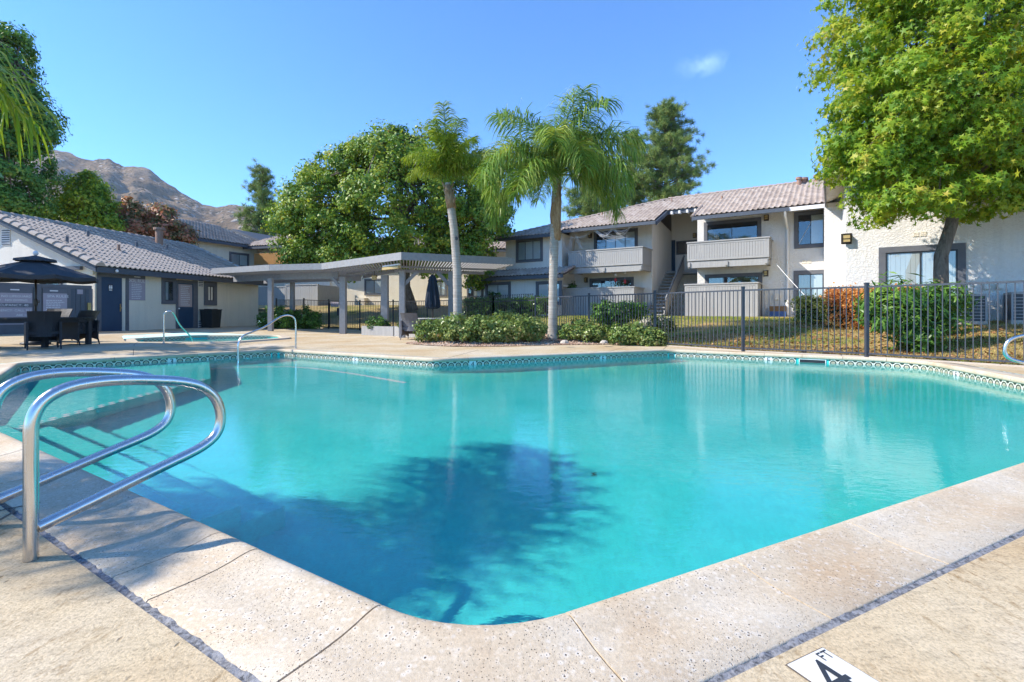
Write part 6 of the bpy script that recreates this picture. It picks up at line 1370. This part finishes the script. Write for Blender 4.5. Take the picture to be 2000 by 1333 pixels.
wicker_chair('black wicker armchair turned with its back to the pool', dk(-11.45, 12.0), RAD(48)); wicker_chair('black wicker armchair in side view nearest the navy door', dk(-11.75, 13.3), RAD(88)); wicker_chair('black wicker armchair at the left edge of the photo', dk(-12.9, 11.6), RAD(12)); wicker_chair('black wicker armchair on the far side of the patio table', dk(-13.0, 13.9), RAD(195))
# open umbrella
UB = dk(-12.55, 12.95); t = thing('patio_umbrella', 'large open black patio umbrella with a bronze pole', 'umbrella', UB); mb = MB(); mb.tube([UB, UB + Vector((0, 0, 2.34))], .024, 12); part('pole', mb, MT['bronze'], t, True)
mb = MB(); mb.lathe(tuple(UB), [(.30, .0), (.30, .05), (.1, .09), (.05, .22), (.03, .25)], 20); part('base', mb, MT['ink'], t, True)
mb = MB(); mb.lathe(tuple(UB + Vector((0, 0, 2.33))), [(.015, 0), (.05, .035), (.06, .075), (.04, .12), (.004, .14)], 12); part('finial', mb, MT['signink'], t, True)
mb = MB(); mb.lathe(tuple(UB + Vector((0, 0, 1.10))), [(.03, -.1), (.045, -.06), (.045, .06), (.03, .1)], 10); mb.tube([UB + Vector((.04, 0, 1.1)), UB + Vector((.11, -.02, 1.1)), UB + Vector((.11, -.02, 1.16))], .012, 6); part('crank', mb, MT['bronze'], t)
RU, zr, ztp = 1.34, 1.79, 2.24; v = []; f = []; ns, nr_ = 8, 7
for i in range(ns * 4):
    a = 2 * math.pi * i / (ns * 4) + .25; k = (i % 4) / 4
    sag = math.sin(math.pi * k)
    for j in range(nr_):
        q = .16 + .84 * j / (nr_ - 1); rr = RU * q * (1 - .075 * sag); z = ztp - (ztp - zr) * (q ** 1.12) - .045 * sag * q + (0 if j < nr_ - 1 else 0)
        v.append(UB + Vector((rr * math.cos(a), rr * math.sin(a), z)))
    v.append(v[-1] + Vector((0, 0, -.10)))
m = nr_ + 1; N_ = ns * 4
for i in range(N_):
    for j in range(m - 1): f.append((i * m + j, i * m + j + 1, ((i + 1) % N_) * m + j + 1, ((i + 1) % N_) * m + j))
mb = MB(); mb.quadset(v, f); part('canopy', mb, MT['canvas'], t)
v = []; f = []
for i in range(32):
    a = 2 * math.pi * i / 32 + .25
    for rr, z in ((.02, ztp + .10), (.18, ztp + .055), (.40 + .03 * math.cos(i * 1.57), ztp - .02 + .03 * math.cos(i * 1.57 + 1)), (.41 + .03 * math.cos(i * 1.57), ztp - .06)): v.append(UB + Vector((rr * math.cos(a), rr * math.sin(a), z)))
for i in range(32):
    for j in range(3): f.append((i * 4 + j, i * 4 + j + 1, ((i + 1) % 32) * 4 + j + 1, ((i + 1) % 32) * 4 + j))
mb = MB(); mb.quadset(v, f); part('vent_cap', mb, MT['canvas'], t)
for i in range(8):
    a = 2 * math.pi * i / 8 + .25; e = Vector((math.cos(a), math.sin(a), 0)); mb = MB(); mb.tube([UB + e * .04 + Vector((0, 0, ztp - .03)), UB + e * RU * .97 + Vector((0, 0, zr - .02))], .009, 6); mb.tube([UB + e * .03 + Vector((0, 0, 1.72)), UB + e * RU * .5 + Vector((0, 0, ztp - .32))], .008, 6); part('rib', mb, MT['bronze'], t)
# set under the pergola: closed umbrella, table, two chairs
UB = Vector((-2.75, 17.1, .0)); UB = Vector((at(845, 600, 17.6).x, 17.6, 0)); t = thing('folded_umbrella', 'folded navy umbrella standing by the round table', 'umbrella', UB); mb = MB(); mb.tube([UB, UB + Vector((0, 0, 2.30))], .022, 10); part('pole', mb, MT['bronze'], t)
v = []; f = []; lv = [(.05, 2.28), (.10, 2.20), (.15, 2.06), (.14, 2.02), (.19, 1.75), (.235, 1.45), (.265, 1.22), (.25, 1.12), (.16, 1.06)]
for r, z in lv:
    for i in range(24): a = 2 * math.pi * i / 24; rr = r * (1 + .20 * math.cos(i * 2 * math.pi / 3 + z)); v.append(UB + Vector((rr * math.cos(a), rr * math.sin(a), z)))
for j in range(len(lv) - 1):
    for i in range(24): f.append((j * 24 + (i + 1) % 24, j * 24 + i, (j + 1) * 24 + i, (j + 1) * 24 + (i + 1) % 24))
f.append(tuple(range(24))); mb = MB(); mb.quadset(v, f); part('canopy', mb, MT['bluecanvas'], t)
tb = UB + Vector((0, -.02, 0)); t = thing('round_table', 'small round grey table holding the folded umbrella', 'table', tb); mb = MB(); mb.lathe(tuple(tb), [(.55, .70), (.56, .72), (.55, .735), (.03, .735)], 28); part('tabletop', mb, MT['siding'], t, False)
for i in range(4): a = i * math.pi / 2 + .5; mb = MB(); mb.tube([tb + Vector((math.cos(a) * .3, math.sin(a) * .3, .70)), tb + Vector((math.cos(a) * .42, math.sin(a) * .42, 0))], .02, 6); part('leg', mb, MT['alu'], t)
mb = MB(); mb.lathe(tuple(UB), [(.26, .0), (.26, .04), (.08, .08), (.04, .2)], 18); part('umbrella_base', mb, MT['siding'], t)
wicker_chair('grey wicker armchair under the pergola with its back to the pool', Vector((at(806, 660, 17.0).x, 17.0, 0)), RAD(-12), 'greywicker', 'grey wicker armchairs under the pergola'); wicker_chair('grey wicker armchair behind the shrubs right of the folded umbrella', Vector((at(886, 640, 17.9).x, 17.9, 0)), RAD(100), 'greywicker', 'grey wicker armchairs under the pergola')
# trash bin by the pool house
c = PH.P(PH.S(412, .42), .42, 0); c.z = deck_g(c.x, c.y); t = thing('trash_bin', 'black square trash bin against the cream pool house wall', 'trash bin', c); mb = MB()
fr = Fr((c.x, c.y), WD); mb.hexa([fr.P(a, p, c.z) for a, p in ((-.27, .27), (.27, .27), (.27, -.27), (-.27, -.27))] + [fr.P(a, p, c.z + .84) for a, p in ((-.32, .32), (.32, .32), (.32, -.32), (-.32, -.32))]); part('bin_body', mb, MT['bin'], t); mb = MB(); fr.box(mb, -.335, .335, -.335, .335, c.z + .84, c.z + .88); fr.box(mb, -.2, .2, -.2, .2, c.z + .88, c.z + .90); part('rim', mb, MT['bin'], t)
for i in range(5):
    a = -.22 + i * .11; mb = MB(); mb.hexa([fr.P(a - .012, .275, c.z + .04), fr.P(a + .012, .275, c.z + .04), fr.P(a + .012, .265, c.z + .04), fr.P(a - .012, .265, c.z + .04), fr.P(a - .012, .325, c.z + .82), fr.P(a + .012, .325, c.z + .82), fr.P(a + .012, .31, c.z + .82), fr.P(a - .012, .31, c.z + .82)]); part('rib', mb, MT['bin'], t)
# condensers along the white block
for s0, lb in ((RF.S(1872), 'grey air conditioner partly hidden by the oleander'), (RF.S(1990), 'grey air conditioner at the right edge of the photo')):
    c = RF.P(s0, .7, 0); c.z = lawn(c.x, c.y); t = thing('air_conditioner', lb, 'air conditioner', c, 'air conditioners along the white block'); fr = Fr((c.x, c.y), RF.d)
    mb = MB(); fr.box(mb, -.4, .4, -.4, .4, c.z - .05, c.z + .07); part('pad', mb, MT['concrete'], t); mb = MB(); fr.box(mb, -.36, .36, -.36, .36, c.z + .07, c.z + .74); part('coil', mb, MT['alu'], t); mb = MB(); fr.box(mb, -.38, .38, -.38, .38, c.z + .74, c.z + .80); part('top_cover', mb, MT['siding'], t)
    for sx in (-1, 1):
        for sp in (-1, 1): mb = MB(); fr.box(mb, sx * .37 - .02, sx * .37 + .02, sp * .37 - .02, sp * .37 + .02, c.z + .07, c.z + .74); part('corner_post', mb, MT['siding'], t)
    for k in range(7): mb = MB(); z = c.z + .13 + k * .085; fr.box(mb, -.35, .35, .362, .372, z, z + .018); part('grille_bar', mb, MT['siding'], t)
# service boxes at the right of the patio wall
c = AP.P(AP.S(1519, -1.1), -1.1, 0); c.z = lawn(c.x, c.y); t = thing('storage_box', 'brown and blue storage box below the electric meter', 'box', c); fr = Fr((c.x, c.y), AP.d)
mb = MB(); fr.box(mb, -.36, .36, -.3, .2, c.z, c.z + .26); part('box_base', mb, MT['bluebox'], t); mb = MB(); fr.box(mb, -.34, .34, -.28, .18, c.z + .26, c.z + .52); part('box_top', mb, MT['brownbox'], t)
mb = MB(); AP.box(mb, AP.S(1511, -1.5), AP.S(1524, -1.5), -1.5, -1.36, c.z + .85, c.z + 1.15); part('meter_box', mb, MT['pale'], ap)
# halloween netting and small hanging ornaments on the first balcony
na = AP.P(AP.S(1112, -.2), -.2, 0); nt = thing('spider_web_netting', 'white cobweb netting draped from the eave over the first balcony', 'netting', AP.P(AP.S(1180, -.1), -.1, 4.6))
def web(u0, v0, u1, v1, p0, p1, sag, n, jit):
    mb = MB()
    for i in range(n):
        a = AP.P(AP.S(u0 + random.uniform(-jit, jit), p0), p0, 0); b_ = AP.P(AP.S(u1 + random.uniform(-jit, jit), p1), p1, 0); a.z = HC - (v0 + random.uniform(-3, 3) - HZ) / FPX * a.y; b_.z = HC - (v1 + random.uniform(-3, 3) - HZ) / FPX * b_.y; s = sag * random.uniform(.3, 1.4)
        mb.tube([a.lerp(b_, k / 6) - Vector((0, 0, s * math.sin(math.pi * k / 6))) for k in range(7)], .006, 4, False)
    part('strand', mb, MT['net'], nt)
for a_ in ((1160, 447, 1200, 442, .1, .1, .45, 9, 5), (1195, 442, 1232, 440, .1, .1, .42, 9, 6), (1165, 450, 1222, 462, .1, -.1, .3, 7, 8), (1120, 452, 1112, 487, -.3, -.1, .02, 6, 5), (1120, 452, 1140, 486, -.3, -.3, .05, 7, 8), (1118, 462, 1150, 455, -.3, -.3, .2, 6, 6), (1098, 474, 1112, 492, -.1, -.1, .25, 4, 3)): web(*a_)
for u, v0, v1, lb in ((1202, 535, 552, 'small white and red ornament hanging below the first balcony'), (1220.5, 531, 555, 'larger white and red ornament hanging right of the small one')):
    p = -.6; a = AP.P(AP.S(u, p), p, 0); z0, z1 = HC - (v0 - HZ) / FPX * a.y, HC - (v1 - HZ) / FPX * a.y; t = thing('hanging_ornament', lb, 'ornament', (a.x, a.y, z1), 'ornaments below the first balcony'); mb = MB(); mb.lathe((a.x, a.y, z0 - .08), [(.02, -.06), (.10, -.02), (.07, .05), (.01, .08)], 8); part('bow', mb, MT['white'], t); mb = MB(); mb.lathe((a.x, a.y, z1), [(.01, 0), (.075, .05), (.07, .2), (.02, .26)], 8); part('ribbon', mb, MT['red'], t); mb = MB(); mb.tube([(a.x, a.y, z1 + .2), (a.x, a.y, z0 + .25)], .006, 4); part('cord', mb, MT['net'], t)
a = AP.P(AP.S(1103, -.3), -.3, 0); zt = Z_(561.5, S_(1103)); t = thing('flower_pot', 'round white pot standing on the left patio wall', 'pot', (a.x, a.y, zt)); mb = MB(); mb.lathe((a.x, a.y, zt), [(.10, 0), (.22, .05), (.24, .13), (.22, .14)], 16); part('bowl', mb, MT['white'], t)
a = AP.P(AP.S(1117, -.7), -.7, 0); shrub('potted_plant', 'small green plant showing above the left patio wall', (a.x, a.y, zt - .15), (.2, .2, .26), 'boxleaf', None, size=.12, n=22, per=20, cat='plant')

a, b_ = at(1515, 515, 23.6), at(1576, 582, 22.0); cb = thing('slack_cable', 'thin white cable slanting down from the second balcony corner', 'cable', b_); mb = MB(); mb.tube([a, a.lerp(b_, .5) - Vector((0, 0, .03)), b_], .013, 6); part('strand', mb, MT['white'], cb)
# ------------------------------------------------------------------ thin haze that pales the far ridge
hz = MB(); hz.box(-2300, 2300, -950, 3700, -4.0, 480)
hm_ = bpy.data.materials.new('haze'); hm_.use_nodes = True; hn = hm_.node_tree.nodes; hn.remove(hn['Principled BSDF'])
hv = hn.new('ShaderNodeVolumePrincipled'); hv.inputs['Color'].default_value = (.80, .88, 1, 1); hv.inputs['Density'].default_value = .00012
hm_.node_tree.links.new(hv.outputs[0], hn['Material Output'].inputs['Volume']); solo('haze', hz, hm_, 'thin blue haze over the far ridge', None, None, 'stuff')
